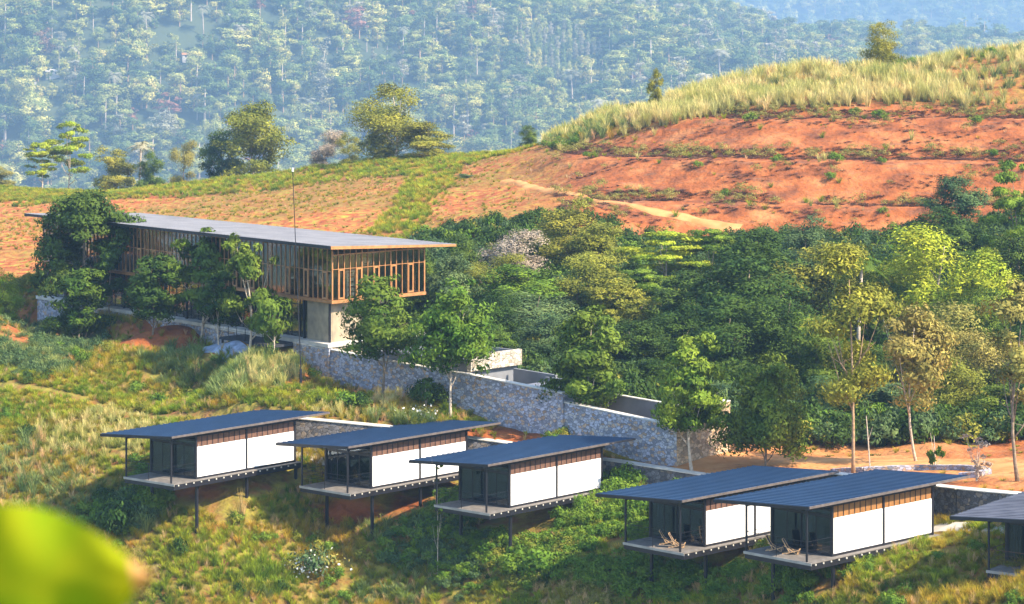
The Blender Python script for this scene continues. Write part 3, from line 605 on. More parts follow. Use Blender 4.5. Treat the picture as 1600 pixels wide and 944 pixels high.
# shelf, units inside
sh = thing('display_shelf', 'white display shelf standing behind the sunlit end glazing', 'shelf')
b = MB(); ubox(b, .5, 1.0, 1.85, 1.9, ZU+.02, ZU+1.9); ubox(b, .5, 1.0, 2.9, 2.95, ZU+.02, ZU+1.9)
for q in range(6): ubox(b, .5, 1.0, 1.91, 2.89, ZU+.15+q*.34, ZU+.19+q*.34)
b.build('rack', M['cloth'], sh)
for q in range(5):
    for r_ in range(4):
        b = MB(); ubox(b, .55, .9, 1.96+r_*.23, 2.10+r_*.23, ZU+.195+q*.34, ZU+.38+q*.34); b.build('folded_cloth', M['cloth'], sh)
ac = thing('air_conditioner', 'white outdoor cooling unit on the ledge below the pavilion end', 'air conditioner')
b = MB(); ubox(b, -.1, .35, 3.1, 4.1, ZF+.06, ZF+.72); b.build('casing', M['cloth'], ac)
b = MB(); ubox(b, -.13, -.102, 3.2, 3.75, ZF+.12, ZF+.66); b.build('grille', M['darkin'], ac)
ac2 = thing('wall_air_conditioner', 'small white box unit high inside the pavilion end', 'air conditioner')
b = MB(); ubox(b, 2.0, 2.5, 4.6, 5.5, ZU+2.1, ZU+2.55); b.build('casing', M['cloth'], ac2)
b = MB(); ubox(b, 1.97, 1.998, 4.7, 5.4, ZU+2.15, ZU+2.22); b.build('vent', M['darkin'], ac2)
for q, (aa, bb, lb) in enumerate(((12, 2.2, 'wooden table inside the pavilion upper storey right of the concrete wall'), (26, 2.5, 'wooden table inside the pavilion upper storey near the big left tree'))):
    t = thing('table', lb, 'table'); b = MB(); ubox(b, aa, aa+2.2, bb, bb+.9, ZU+.72, ZU+.76); b.build('tabletop', M['wood'], t)
    for u_, v_ in ((0,0),(2.1,0),(0,.8),(2.1,.8)):
        b = MB(); ubox(b, aa+u_, aa+u_+.08, bb+v_, bb+v_+.08, ZU+.005, ZU+.718); b.build('leg', M['wood'], t)
ct = thing('counter', 'long white counter inside the pavilion ground floor at its left end', 'counter')
b = MB(); ubox(b, 30.5, 35, 2.5, 3.3, ZF+.004, ZF+.9); b.build('base', M['wood'], ct); b = MB(); ubox(b, 30.4, 35.1, 2.4, 3.4, ZF+.904, ZF+.96); b.build('top', M['cloth'], ct)
# terrace in front of the lower storey
ter = thing('terrace', 'dark railed terrace below the pavilion glazing behind the slim tree trunks', 'terrace')
b = MB(); ubox(b, 3.9, 11.2, -3.0, -.6, ZF-.42, ZF-.26); b.build('floor', M['sling'], ter)
b = MB()
for q in np.arange(3.95, 11.2, 1.2): ubox(b, q, q+.04, -2.98, -2.94, ZF-.256, ZF+.62)
for z in (.1, .35, .6): ubox(b, 3.95, 11.15, -2.97, -2.95, ZF+z, ZF+z+.02)
b.build('railing', M['steel'], ter)
for q in (4.2, 7.5, 10.9):
    b = MB(); ubox(b, q, q+.15, -2.9, -2.75, -22.3, ZF-.424); b.build('post', M['steel'], ter)
# pale blue sheeting heap beside the terrace
tp = thing('plastic_sheet', 'crumpled pale blue sheeting on the soil under the terrace edge', 'sheet')
n = 26; X, Y = np.meshgrid(np.linspace(0, 1, n), np.linspace(0, 1, 10)); pts = []
for u_, v_ in zip(X.ravel(), Y.ravel()):
    q = U(4.0+u_*8.5, -3.2-v_*1.5, 0); pts.append((q[0], q[1], g1(q[0], q[1])+.05+.08*abs(math.sin(u_*23+v_*5))*math.sin(math.pi*v_)))
mesh_np('sheet', np.array(pts), grid_faces(n, 10), M['water'], tp, False)
# ------------------------------------------------------------------ the stepped stone wall and the flat roofed rooms behind it
wall = thing('stone_wall', 'long stepped wall of blue grey rubble running down from the pavilion', 'wall')
A0 = Vector((-15.5, 172.3, 0)); A1 = Vector((10.15, 150, 0)); D = (A1-A0); LW = D.length; D.normalize(); NB = Vector((-D.y, D.x, 0))   # NB points away from the camera
if NB.y < 0: NB = -NB
segs = [(0, .02, -19.22), (.02, .47, -19.45), (.47, .732, -20.25), (.734, 1, -21.4)]
def wl(t, off, z): return tuple(A0+D*(t*LW)+NB*off+Vector((0, 0, z)))
def top_at(t): return float(np.interp(t, [0, .25, .48, .73, .7301, 1.0], [-19.3, -19.85, -20.2, -20.75, -21.30, -22.0]))
ts = [0, .12, .25, .37, .48, .6, .73, .7302, .82, .91, 1.0]
b = MB(); cp = MB()
for t0, t1 in zip(ts[:-1], ts[1:]):
    if t1-t0 < .01: continue
    za = top_at(t0 if t0 != .7302 else .7302); zb = top_at(t1 if t1 != .73 else .7299)
    b.hexa([wl(t0,0,-26.5),wl(t1,0,-26.5),wl(t1,.45,-26.5),wl(t0,.45,-26.5),wl(t0,0,za),wl(t1,0,zb),wl(t1,.45,zb),wl(t0,.45,za)])
    cp.hexa([wl(t0,-.05,za+.003),wl(t1,-.05,zb+.003),wl(t1,.5,zb+.003),wl(t0,.5,za+.003),wl(t0,-.05,za+.07),wl(t1,-.05,zb+.07),wl(t1,.5,zb+.07),wl(t0,.5,za+.07)])
b.build('masonry', M['stone'], wall); cp.build('coping', M['slab'], wall)
b = MB(); b.hexa([wl(.722,-.16,-26),wl(.735,-.16,-26),wl(.735,-.005,-26),wl(.722,-.005,-26),wl(.722,-.16,-20.9),wl(.735,-.16,-20.9),wl(.735,-.005,-20.9),wl(.722,-.005,-20.9)]); b.build('downpipe_casing', M['stone'], wall)
# sunlit return wall
RW = thing('return_wall', 'short sunlit wall of buff stone turning the corner towards the trees', 'wall')
B0 = A1; BD = Vector((3.6, 3.9, 0)).normalized(); BN = Vector((BD.y, -BD.x, 0))
def bw(s, off, z): return tuple(B0+BD*s-BN*off+Vector((0, 0, z)))
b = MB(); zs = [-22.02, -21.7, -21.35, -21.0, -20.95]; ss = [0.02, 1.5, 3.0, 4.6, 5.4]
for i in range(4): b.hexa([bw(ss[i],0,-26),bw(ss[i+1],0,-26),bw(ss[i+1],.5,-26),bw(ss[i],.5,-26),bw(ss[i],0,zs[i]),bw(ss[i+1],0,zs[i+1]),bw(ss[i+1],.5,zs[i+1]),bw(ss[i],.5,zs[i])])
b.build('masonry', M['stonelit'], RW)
b = MB()
for i in range(4): b.hexa([bw(ss[i],-.04,zs[i]+.003),bw(ss[i+1],-.04,zs[i+1]+.003),bw(ss[i+1],.54,zs[i+1]+.003),bw(ss[i],.54,zs[i]+.003),bw(ss[i],-.04,zs[i]+.07),bw(ss[i+1],-.04,zs[i+1]+.07),bw(ss[i+1],.54,zs[i+1]+.07),bw(ss[i],.54,zs[i]+.07)])
b.build('coping', M['slab'], RW)
# rooms: end face looks down the slope, towards the sun
def room(t_end, t_back, depth, ztop, face_h, label, facemat, ext=0):
    r = thing('flat_roofed_room', label, 'building')
    def q(t, off, z): return wl(t, off, z)
    zl = ztop-.35
    b = MB(); b.hexa([q(t_back,.52,-26),q(t_end,.52,-26),q(t_end,depth,-26),q(t_back,depth,-26),q(t_back,.52,ztop-face_h-.01),q(t_end,.52,ztop-face_h-.01),q(t_end,depth,ztop-face_h-.01),q(t_back,depth,ztop-face_h-.01)]); b.build('wall', M['render'], r)
    b = MB(); e = .010
    b.hexa([q(t_end,.5,ztop-face_h),q(t_end+e,.5,ztop-face_h),q(t_end+e,depth+.1,ztop-face_h),q(t_end,depth+.1,ztop-face_h),q(t_end,.5,ztop),q(t_end+e,.5,ztop),q(t_end+e,depth+.1,ztop),q(t_end,depth+.1,ztop)]); b.build('stone_parapet', M[facemat], r)
    b = MB(); b.hexa([q(t_back,.52,ztop-face_h),q(t_end,.52,ztop-face_h),q(t_end,depth-.1,ztop-face_h),q(t_back,depth-.1,ztop-face_h),q(t_back,.52,zl),q(t_end-.0005,.52,zl),q(t_end-.0005,depth-.1,zl),q(t_back,depth-.1,zl)]); b.build('roof', M['roofmain'], r)
    b = MB(); b.hexa([q(t_back,depth-.09,ztop-face_h),q(t_end-.0005,depth-.09,ztop-face_h),q(t_end-.0005,depth+.1,ztop-face_h),q(t_back,depth+.1,ztop-face_h),q(t_back,depth-.09,ztop-.06),q(t_end-.0005,depth-.09,ztop-.06),q(t_end-.0005,depth+.1,ztop-.06),q(t_back,depth+.1,ztop-.06)]); b.build('rear_parapet', M['render'], r)
    return r
room(.475, .20, 5.6, -19.0, 1.05, 'flat roofed room with a cream stone parapet behind the long wall', 'stonepale')
room(.745, .58, 4.4, -20.45, .72, 'lower flat roofed room with a narrow cream parapet behind the forked tree', 'stonepale')
yd = thing('courtyard_wall', 'smooth grey courtyard wall behind the stone wall, below the parapet', 'wall')
b = MB(); b.hexa([wl(.49,4.6,-26),wl(.60,4.6,-26),wl(.60,4.8,-26),wl(.49,4.8,-26),wl(.49,4.6,-20.2),wl(.60,4.6,-20.35),wl(.60,4.8,-20.35),wl(.49,4.8,-20.2)]); b.build('wall', M['render'], yd)
yd = thing('courtyard_wall', 'smooth grey courtyard wall behind the lowest stretch of the stone wall', 'wall')
b = MB(); b.hexa([wl(.757,3.6,-26),wl(1.0,3.6,-26),wl(1.0,3.8,-26),wl(.757,3.8,-26),wl(.757,3.6,-21.05),wl(1.0,3.6,-21.45),wl(1.0,3.8,-21.45),wl(.757,3.8,-21.05)]); b.build('wall', M['render'], yd)
b = MB(); b.hexa([wl(.757,3.55,-21.046),wl(1.0,3.55,-21.446),wl(1.0,3.85,-21.446),wl(.757,3.85,-21.046),wl(.757,3.55,-20.98),wl(1.0,3.55,-21.38),wl(1.0,3.85,-21.38),wl(.757,3.85,-20.98)]); b.build('coping', M['slab'], yd)
# ------------------------------------------------------------------ dark stone retaining walls behind the cabins
def retaining(pts, label, thick=.55, drop=3.2):
    r = thing('retaining_wall', label, 'wall', group='dark retaining walls behind the cabins'); b = MB(); c = MB()
    for (x0, y0, z0), (x1, y1, z1) in zip(pts[:-1], pts[1:]):
        d = Vector((x1-x0, y1-y0, 0)).normalized(); n = Vector((-d.y, d.x, 0)); n = n if n.y > 0 else -n
        def q(x, y, o, z): return (x+n.x*o, y+n.y*o, z)
        b.hexa([q(x0,y0,-.35,z0-drop),q(x1,y1,-.35,z1-drop),q(x1,y1,thick,z1-drop),q(x0,y0,thick,z0-drop),q(x0,y0,-.25,z0),q(x1,y1,-.25,z1),q(x1,y1,thick,z1),q(x0,y0,thick,z0)])
        c.hexa([q(x0,y0,-.31,z0+.003),q(x1,y1,-.31,z1+.003),q(x1,y1,thick,z1+.003),q(x0,y0,thick,z0+.003),q(x0,y0,-.31,z0+.055),q(x1,y1,-.31,z1+.055),q(x1,y1,thick,z1+.055),q(x0,y0,thick,z0+.055)])
    b.build('masonry', M['gabion'], r); c.build('coping', M['slab'], r)
W = WL
def wz(px, py, i): return None
retaining([(-17.5,158.6,-22.4),(-14,157,-22.45),(-8,156.2,-22.9),(-1.2,155.4,-23.7),(3.5,152.8,-24.0)], 'dark stone retaining wall behind the two leftmost cabins')
retaining([(3.9,152.55,-24.2),(6.4,150.9,-24.25),(11.5,147.6,-24.55),(14.6,144.6,-24.3)], 'blue grey retaining wall with pale cap between the middle and half hidden cabins')
retaining([(15.4,143.8,-23.8),(18.6,140.4,-23.3),(24.2,131.6,-22.65),(31,126,-22.4)], 'dark stone retaining wall behind the two rightmost cabins')
def path(pts, wd, label):
    strip('concrete_path', [hit(*p)[:2] for p in pts], wd, M['slab'], .12, label)
path([(462,712),(480,715),(500,719),(520,724)], .45, 'pale concrete path at the foot of the left retaining wall')
path([(1458,826),(1480,824),(1510,822),(1545,828),(1575,836)], .55, 'pale concrete path between the two rightmost cabins')
kb = thing('stone_kerb', 'low curved kerb of pale blue stone on the orange soil', 'kerb')
kp = [hit(*p) for p in ((1300,741),(1350,738),(1400,736),(1450,735),(1500,735),(1535,737),(1545,741),(1530,745),(1500,747))]
b = MB()
for p0, p1 in zip(kp[:-1], kp[1:]): b.bar((p0[0],p0[1],p0[2]+.08), (p1[0],p1[1],p1[2]+.08), .35, .42)
b.build('masonry', M['stone'], kb)
# the tall lightning mast and other posts
mx, my, mz = hit(470, 606)
tm = thing('lightning_mast', 'very tall thin dark mast standing below the pavilion corner', 'mast', (mx, my, mz))
MB().tube([(0,0,-.5),(0,0,1.2)], [.09,.09]).build('base', M['steel'], tm)
hh = (110-268)*my/F-mz; MB().tube([(0,0,1.2),(-.2,0,6),(-.55,0,hh)], [.04,.032,.024]).build('pole', M['steel'], tm)
MB().tube([(-.55,0,hh),(-.55,0,hh+.25)], [.09,.05]).build('tip', M['cloth'], tm)
for px, py, hgt, lean, lb in ((557,597,2.8,.05,'thin bare pole against the blue grey stone wall'), (1360,738,3.3,-.25,'pale bare stake beside the tall slender tree')):
    x, y, z = hit(px, py); t = thing('stake', lb, 'stake', (x, y, z)); MB().tube([(0,0,-.3),(lean*.5,0,hgt*.5),(lean,0,hgt)], [.045,.04,.03]).build('pole', M['barkpale'], t)
    MB().tube([(lean*.5,0,hgt*.55),(lean*.5+.25,0,hgt*.8)], [.02,.01]).build('twig', M['barkpale'], t)

# ------------------------------------------------------------------ leaves, trees
def norm(a): return a/np.maximum(np.linalg.norm(a, axis=1, keepdims=True), 1e-9)
def leaves(blobs, n, leaf, seed, subs=60, flat=.75, updown=-.45, sub_r=.26, loose=1.12):
    r = np.random.default_rng(seed); B = np.array(blobs, float); wt = (B[:, 3]*B[:, 5]+B[:, 3]*B[:, 4]); wt /= wt.sum()
    k = r.choice(len(B), subs, p=wt); d = norm(r.normal(size=(subs, 3))); d[:, 2] = np.where(d[:, 2] < updown, -d[:, 2], d[:, 2])
    sc = B[k, :3]+d*B[k, 3:]*r.uniform(.55, 1.0, (subs, 1)); sr = B[k, 3]*sub_r*r.uniform(1.0, 1.9, subs); st = r.uniform(0, 1, subs)
    w2 = sr**2; w2 /= w2.sum(); q = r.choice(subs, n, p=w2)
    d = norm(r.normal(size=(n, 3))+np.array([0, 0, .35])); rad = r.uniform(.45, loose, (n, 1))
    p = sc[q]+d*sr[q, None]*rad*np.array([1.15, 1.15, flat])
    cd = norm((p-B[:, :3].mean(0))/np.array([1, 1, 1.2])); nr = norm(d*.5+cd*.65+np.array([0, 0, .1])+r.normal(size=(n, 3))*.34); t = norm(np.cross(nr, norm(r.normal(size=(n, 3))))); b = np.cross(nr, t)
    L = leaf*r.uniform(.6, 1.3, (n, 1)); W = L*r.uniform(.32, .5, (n, 1))
    t = t - np.array([0, 0, .18]); v = np.stack([p-t*L*.5, p+b*W*.5, p+t*L*.5-nr*L*.12, p-b*W*.5], 1).reshape(-1, 3)
    f = np.arange(4*n).reshape(n, 4); tint = np.repeat(np.clip(st[q]*.55+r.uniform(0, .45, n), 0, 1), 4)
    return v, f, tint
def fit(v, B, wd, h, z0):
    """scale a crown so that it is wd wide and reaches from z0 to h"""
    lo = np.percentile(v, 1.2, axis=0); hi = np.percentile(v, 98.8, axis=0); c = (lo+hi)/2; s = wd/max(hi[0]-lo[0], .1); sy = wd/max(hi[1]-lo[1], .1); sz = (h-z0)/max(hi[2]-lo[2], .1)
    sc = np.array([s, sy, sz]); off = np.array([0, 0, z0-lo[2]*sz]); off[:2] = -c[:2]*sc[:2]
    return v*sc+off, [(b[0]*s+off[0], b[1]*sy+off[1], b[2]*sz+off[2], b[3]*s, b[4]*sy, b[5]*sz) for b in B]
def mkblobs(kind, wd, h, cb, seed):
    """crown blobs for a tree of height h, crown width wd, crown starting at cb*h"""
    r = random.Random(seed); z0 = h*cb; ch = h-z0; B = []; a = wd/2
    if kind == 'round':
        B.append((0, 0, h-ch*.27, a*.5, a*.5, ch*.26))
        for i in range(11):
            t = r.random()*2*math.pi; u = .35+.65*math.sqrt(r.random()); z = r.uniform(.14, .78); m = math.sqrt(max(.12, 1-(2*z-.9)**2)); br = a*r.uniform(.30, .46)
            B.append((math.cos(t)*(a-br)*u*m, math.sin(t)*(a-br)*u*m, z0+z*ch, br, br, br*.85))
    elif kind == 'lobed':
        for i in range(9):
            t = i*2.4+r.random(); z = i/8.0; br = a*(.66-.20*z)*r.uniform(.85, 1.15); m = (a-br)*(1-.5*z)
            B.append((math.cos(t)*m, math.sin(t)*m, z0+ch*(.12+z*.76), br, br, br*.75))
    elif kind == 'layer':
        for i in range(14):
            t = i*2.4+r.random(); z = (i/13)**.8; br = a*r.uniform(.28, .42); m = (a-br)*r.uniform(.4, 1)*(1-.35*z*z)
            B.append((math.cos(t)*m, math.sin(t)*m, z0+ch*(.1+z*.85), br, br, br*.24))
    elif kind == 'open':
        for i in range(13):
            t = r.random()*6.28; z = r.random(); br = a*r.uniform(.26, .42); m = (a-br)*math.sqrt(r.random())
            B.append((math.cos(t)*m, math.sin(t)*m, z0+ch*(.08+z*.84), br, br, br*.7))
    elif kind == 'slim':
        for i in range(9):
            t = r.random()*6.28; z = i/8; br = a*r.uniform(.4, .6)*(1-.3*z); m = (a-br)
            B.append((math.cos(t)*m, math.sin(t)*m, z0+ch*(.08+z*.85), br, br, br*.6))
    return B
def trunk_mb(h, B, rad, seed, forks=5, lean=0, fork_at=.35):
    r = random.Random(seed+5); mb = MB(); bx = sum(b[0] for b in B)/len(B); by = sum(b[1] for b in B)/len(B)
    top = h*.86; pts = []; n = 7
    wx, wy = r.uniform(-.04, .04)*h, r.uniform(-.04, .04)*h
    for i in range(n): t = i/(n-1); pts.append((bx*t+wx*math.sin(t*4)+lean*t, by*t+wy*math.sin(t*3.2), -.6+t*(top+.6)))
    mb.tube(pts, [rad*(1.35 if i == 0 else 1-.82*(i/(n-1))) for i in range(n)], 7)
    order = sorted(B, key=lambda b: -abs(b[0])); 
    for b in order[:forks]:
        t = fork_at+(.35)*r.random(); t = min(t, max(.15, (b[2]/h)-.12)); i = t*(n-1); a = Vector(pts[int(i)]).lerp(Vector(pts[min(n-1, int(i)+1)]), i-int(i))
        e = Vector((b[0], b[1], b[2]+b[5]*.3)); m = a.lerp(e, .5)+Vector((0, 0, -.04*h)); rr = rad*(1-.75*t)*.6
        mb.tube([a, m, e], [rr, rr*.65, rr*.22], 5)
        for _ in range(2):
            e2 = m+Vector((r.uniform(-1,1)*b[3], r.uniform(-1,1)*b[3], b[5]*r.uniform(.2,1))); mb.tube([m, e2], [rr*.45, rr*.12], 4)
    return mb
def tree(foot, ztop, wd, kind='round', tone='mid', label='', cb=.3, n=6000, leaf=.28, seed=1, rad=None, bark='bark', name='tree', cat='tree', group=None, subs=70, forks=5, loose=1.12, lean=0, sub_r=.26, fork_at=.35):
    x, y, z = foot; h = ztop-z
    t = thing(name, label, cat, (x, y, z), 0, group)
    B = mkblobs(kind, wd, h, cb, seed)
    v, f, ti = leaves(B, n, leaf, seed, subs, loose=loose, sub_r=sub_r)
    v, B = fit(v, B, wd, h, h*cb)
    if lean: v[:, 0] += lean*v[:, 2]/h
    mesh_np('crown', v, f, M[tone], t, False, ti)
    trunk_mb(h, B, rad or max(.07, h*.014), seed, forks, lean, fork_at).build('trunk', M[bark], t, True)
    return t
def ptree(px, footy, topy, wpx, *a, Y=None, **k):
    """a tree whose foot stands where the ground meets the line of sight through (px, footy)"""
    if Y is None: x, y, z = hit(px, footy)
    else: y = Y; x = (px-800)*Y/F; z = g1(x, y)
    return tree((x, y, z-.05), (110-topy)*y/F, wpx*y/F, *a, **k)
G1 = 'young trees planted along the pavilion and wall'
# ---- trees in front of the pavilion and the stone wall
ptree(135, 520, 305, 150, 'round', 'dark', 'largest dense dark tree hiding the left end of the pavilion', Y=196, cb=.22, n=22000, leaf=.30, seed=11, subs=150, rad=.22, cat='tree', name='broad_tree')
ptree(121, 548, 422, 88, 'lobed', 'mid', 'smaller tree with brighter tips in front of the largest dark tree', Y=189.5, cb=.22, n=6500, leaf=.3, seed=12, subs=70, rad=.1, name='young_tree', bark='bark')
ptree(172, 520, 380, 62, 'round', 'dark', 'dark tree squeezed between the largest tree and the pavilion glass', Y=194, cb=.35, n=6000, leaf=.3, seed=13, name='young_tree')
ptree(238, 526, 402, 82, 'lobed', 'dark', 'low dark tree with short stem, leftmost of those standing against the glass', cb=.24, n=6500, leaf=.28, seed=14, name='young_tree', group=G1)
ptree(312, 537, 366, 92, 'round', 'mid', 'rounded young tree in the middle of the pavilion facade', cb=.34, n=7500, leaf=.28, seed=15, name='young_tree', group=G1, bark='barkpale')
ptree(343, 541, 425, 58, 'lobed', 'dark', 'narrow dark young tree overlapping the rounded one before the facade', cb=.30, n=4000, leaf=.26, seed=16, name='young_tree', group=G1, bark='barkpale')
ptree(388, 550, 377, 88, 'open', 'mid', 'young tree with visible forked limbs before the dark end of the facade', cb=.25, n=7000, leaf=.28, seed=17, name='young_tree', group=G1, bark='barkpale', subs=60, sub_r=.42)
ptree(424, 563, 456, 58, 'open', 'mid', 'smallest forked young tree beside the terrace', cb=.28, n=2600, leaf=.26, seed=18, name='young_tree', group=G1, bark='barkpale', subs=30, sub_r=.45)
ptree(597, 622, 436, 112, 'lobed', 'mid', 'young tree standing at the wall before the sunlit pavilion end', cb=.36, n=9000, leaf=.29, seed=19, name='young_tree', group=G1, bark='bark', subs=85)
ptree(704, 655, 452, 122, 'lobed', 'fresh', 'bright green young tree left of the cream parapet', cb=.38, n=10500, leaf=.29, seed=20, name='young_tree', group=G1, bark='barkpale', subs=90)
ptree(664, 650, 592, 28, 'open', 'mid', 'tiny sapling against the stone wall left of the bright green tree', cb=.3, n=550, leaf=.25, seed=21, name='sapling', group=G1, subs=10, sub_r=.6, forks=2)
ptree(911, 684, 488, 112, 'lobed', 'mid', 'young tree on forked pale stems over the lower rooms', cb=.27, n=17000, leaf=.27, seed=22, name='young_tree', group=G1, bark='barkpale', subs=85, fork_at=.12)
ptree(1083, 739, 526, 108, 'lobed', 'fresh', 'tall young tree with yellow green top before the sunlit return wall', cb=.32, n=14500, leaf=.25, seed=23, name='young_tree', group=G1, bark='barkpale', subs=85)
ptree(1196, 733, 566, 120, 'lobed', 'mid', 'dense dome shaped young tree beside the orange road', cb=.16, n=22000, leaf=.26, seed=35, sub_r=.32, name='young_tree', group=G1, bark='bark', subs=110)
ptree(1333, 741, 388, 118, 'open', 'olive', 'tallest slender tree with bare pale stem rising from the road', cb=.32, n=9500, leaf=.24, seed=25, name='slender_tree', bark='barktan', subs=110, sub_r=.45, rad=.12, forks=6, loose=1.5)
ptree(1434, 722, 478, 105, 'open', 'gold', 'slender tree with brownish yellow leaves behind the road', cb=.38, n=7500, leaf=.24, seed=26, name='slender_tree', bark='barkpale', subs=75, sub_r=.42, rad=.10, loose=1.25)
ptree(1592, 752, 445, 90, 'open', 'gold', 'slender tree with reddish stem at the right edge by the road', cb=.42, n=4500, leaf=.24, seed=27, name='slender_tree', bark='bark', subs=50, sub_r=.4, rad=.12, loose=1.25)
ptree(1525, 752, 682, 44, 'open', 'bare', 'small leafless whitish tree on the orange soil above the cabins', cb=.25, n=260, leaf=.16, seed=28, name='bare_tree', bark='barkpale', subs=20, rad=.06, forks=12)
ptree(1462, 735, 672, 26, 'open', 'fresh', 'thin sapling beside the small whitish bare tree', cb=.2, n=420, leaf=.22, seed=29, name='sapling', bark='barkpale', subs=10, forks=3)
ptree(683, 800, 728, 26, 'slim', 'fresh', 'thin sapling growing between the second and middle cabins', Y=143.5, cb=.1, n=700, leaf=.16, seed=30, name='sapling', bark='barkpale', subs=14, rad=.03)
# ---- forest between the wall, the road and the red hill
PROTO = {}
def proto(kind, tone, var, bark='bark', open_=False):
    k = (kind, tone, var)
    if k not in PROTO:
        sd = var*31+7; B = mkblobs(kind, 7.0, 10.0, .12 if kind != 'layer' else .35, sd)
        n = 15000
        v, f, ti = leaves(B, n, .25 if kind != 'open' else .22, sd, 120 if kind != 'layer' else 80, sub_r=.27 if kind != 'open' else .45, loose=1.15, flat=.9 if kind != 'layer' else .6)
        v, B = fit(v, B, 7.0, 10.0, 10*(.12 if kind != 'layer' else .35))
        cm = mesh_np('crown', v, f, M[tone], False, False, ti).data
        tb = trunk_mb(10, B, .15, sd, 7); me = tb.build('trunk', M[bark], None, True); tm_ = me.data; bpy.data.objects.remove(me)
        PROTO[k] = (cm, tm_)
    return PROTO[k]
G2 = 'forest trees between the road and the red hill'
def ftree(px, topy, wpx, Y, kind, tone, label, var=0, bark='bark', sink=.3, group=G2, name='forest_tree'):
    x = (px-800)*Y/F; z = g1(x, Y)-sink; h = (110-topy)*Y/F-z; s = wpx*Y/F/7.0
    t = thing(name, label, 'tree', (x, Y, z), (px*7.3+topy) % 6.28, group); cm, tm_ = proto(kind, tone, var, bark)
    for nm, me in (('crown', cm), ('trunk', tm_)):
        o = link(bpy.data.objects.new(nm, me)); o.parent = t; o.scale = (s, s, h/10.0)
    return t
for a in [
 (722,372,70,203,'round','dark','dark tree just right of the pavilion roof tip',1),
 (793,362,112,208,'open','bare','greyish pink half bare tree below the terrace track',1,'barkpale'),
 (770,400,90,200,'open','olive','sparse olive tree under the greyish pink half bare tree',2),
 (888,318,112,213,'lobed','olive','tall olive tree reaching highest against the red slope',1),
 (935,352,95,210,'round','olive','olive tree right of the one reaching highest on the slope',2),
 (1035,362,125,206,'layer','lime','flat layered lime green tree below the red slope',1,'barkpale'),
 (1112,358,95,208,'layer','fresh','flat layered fresh green tree right of the lime layered one',2,'barkpale'),
 (1180,360,115,200,'round','dark','dark rounded tree top in front of the lowest terrace',2),
 (1258,342,98,213,'lobed','blue','bluish dark twin topped tree standing over the forest',1),
 (1385,398,70,214,'round','dark','small dark tree at the foot of the last terrace',1),
 (1492,278,78,224,'round','blue','dusty bluish tree crown up on the red slope near the right',2),
 (1478,328,112,216,'round','dark','wide dark tree below the dusty bluish crown on the slope',1),
 (1592,256,92,206,'layer','fresh','layered bright tree reaching up the slope at the right edge',1),
 (1582,372,90,200,'round','dark','dark tree under the layered bright tree at right edge',2),
 (702,402,92,190,'round','blue','bluish tree between the sunlit pavilion end and the forest',1),
 (812,418,132,193,'round','fresh','glossy fresh green dome in the middle of the forest',2),
 (832,462,150,187,'lobed','blue','wide bluish green tree below the glossy dome',2),
 (905,398,122,196,'open','olive','loose olive tree behind the wide bluish one',3),
 (962,428,112,191,'round','olive','olive dome left of the big dark trees',1),
 (1002,420,92,195,'layer','fresh','layered fresh green branches between olive dome and dark trees',2),
 (1085,428,142,189,'round','dark','big dark tree left of the largest dark forest crown',1),
 (1172,398,176,185,'round','dark','largest dark crown of the whole forest',3),
 (1298,385,140,191,'round','olive','olive brown crown behind the tallest slender tree',2),
 (1400,432,125,192,'lobed','mid','mid green crown behind the brownish yellow slender tree',1),
 (1472,358,165,189,'open','lime','large airy lime tree at the right of the forest',1,'barkpale'),
 (1420,395,90,194,'open','lime','smaller airy lime tree touching the large one',2,'barkpale'),
 (1545,398,122,185,'round','lime','yellow green dome right of the large airy lime tree',1),
 (1604,455,105,180,'round','dark','dark crown cut by the right edge below the lime dome',1),
 (762,500,95,177,'round','mid','mid green tree behind the cream parapet room',1),
 (852,492,110,179,'lobed','blue','bluish tree behind the forked young tree',1),
 (990,505,122,177,'round','dark','dark tree right of the forked young tree',2),
 (1062,480,122,181,'lobed','dark','dark tree behind the yellow green topped young tree',1),
 (1012,562,92,170,'round','dark','low dark tree above the courtyard wall',1),
 (1142,478,142,176,'round','dark','dark tree behind the dome shaped young tree',3),
 (1218,472,132,179,'lobed','dark','dark tree up behind the right side of the dome shaped one',2),
 (1272,500,112,173,'round','mid','mid green tree left of the tallest slender stem',3),
 (1300,592,120,167,'lobed','blue','low bluish tree behind the foot of the tallest slender tree',1),
 (1350,545,112,172,'round','dark','dark tree right behind the tallest slender stem',1),
 (1455,478,132,172,'open','gold','wide golden brown tree right of the yellow slender one',1),
 (1392,600,112,166,'round','blue','low bluish tree in the shade left of the yellow slender stem',2),
 (1482,560,112,167,'lobed','olive','olive tree standing at the road behind the bare whitish tree',2),
 (1560,520,115,169,'open','gold','golden tree beside the slender tree at right edge',2),
 (1558,602,112,163,'round','mid','low mid green tree by the road near the right edge',1),
 (1620,600,100,162,'round','dark','low dark tree cut by the right edge by the road',2),
 (1232,640,90,167,'round','dark','low dark tree between the dome shaped tree and the slender stem',1),
 (1140,600,90,168,'round','blue','low bluish tree filling the gap beside the dome shaped one',2),
 (660,405,60,193,'round','mid','mid green tree just touching the pavilion end glazing',1),
 (780,455,70,184,'lobed','dark','dark tree between bluish and glossy crowns above the parapet',2),
 (1360,432,60,188,'round','dark','dark gap tree beside the palm',3),
 (1530,455,90,178,'lobed','mid','mid green tree below the yellow green dome',3)]:
    ftree(*a[:7], var=a[7], bark=a[8] if len(a) > 8 else 'bark')
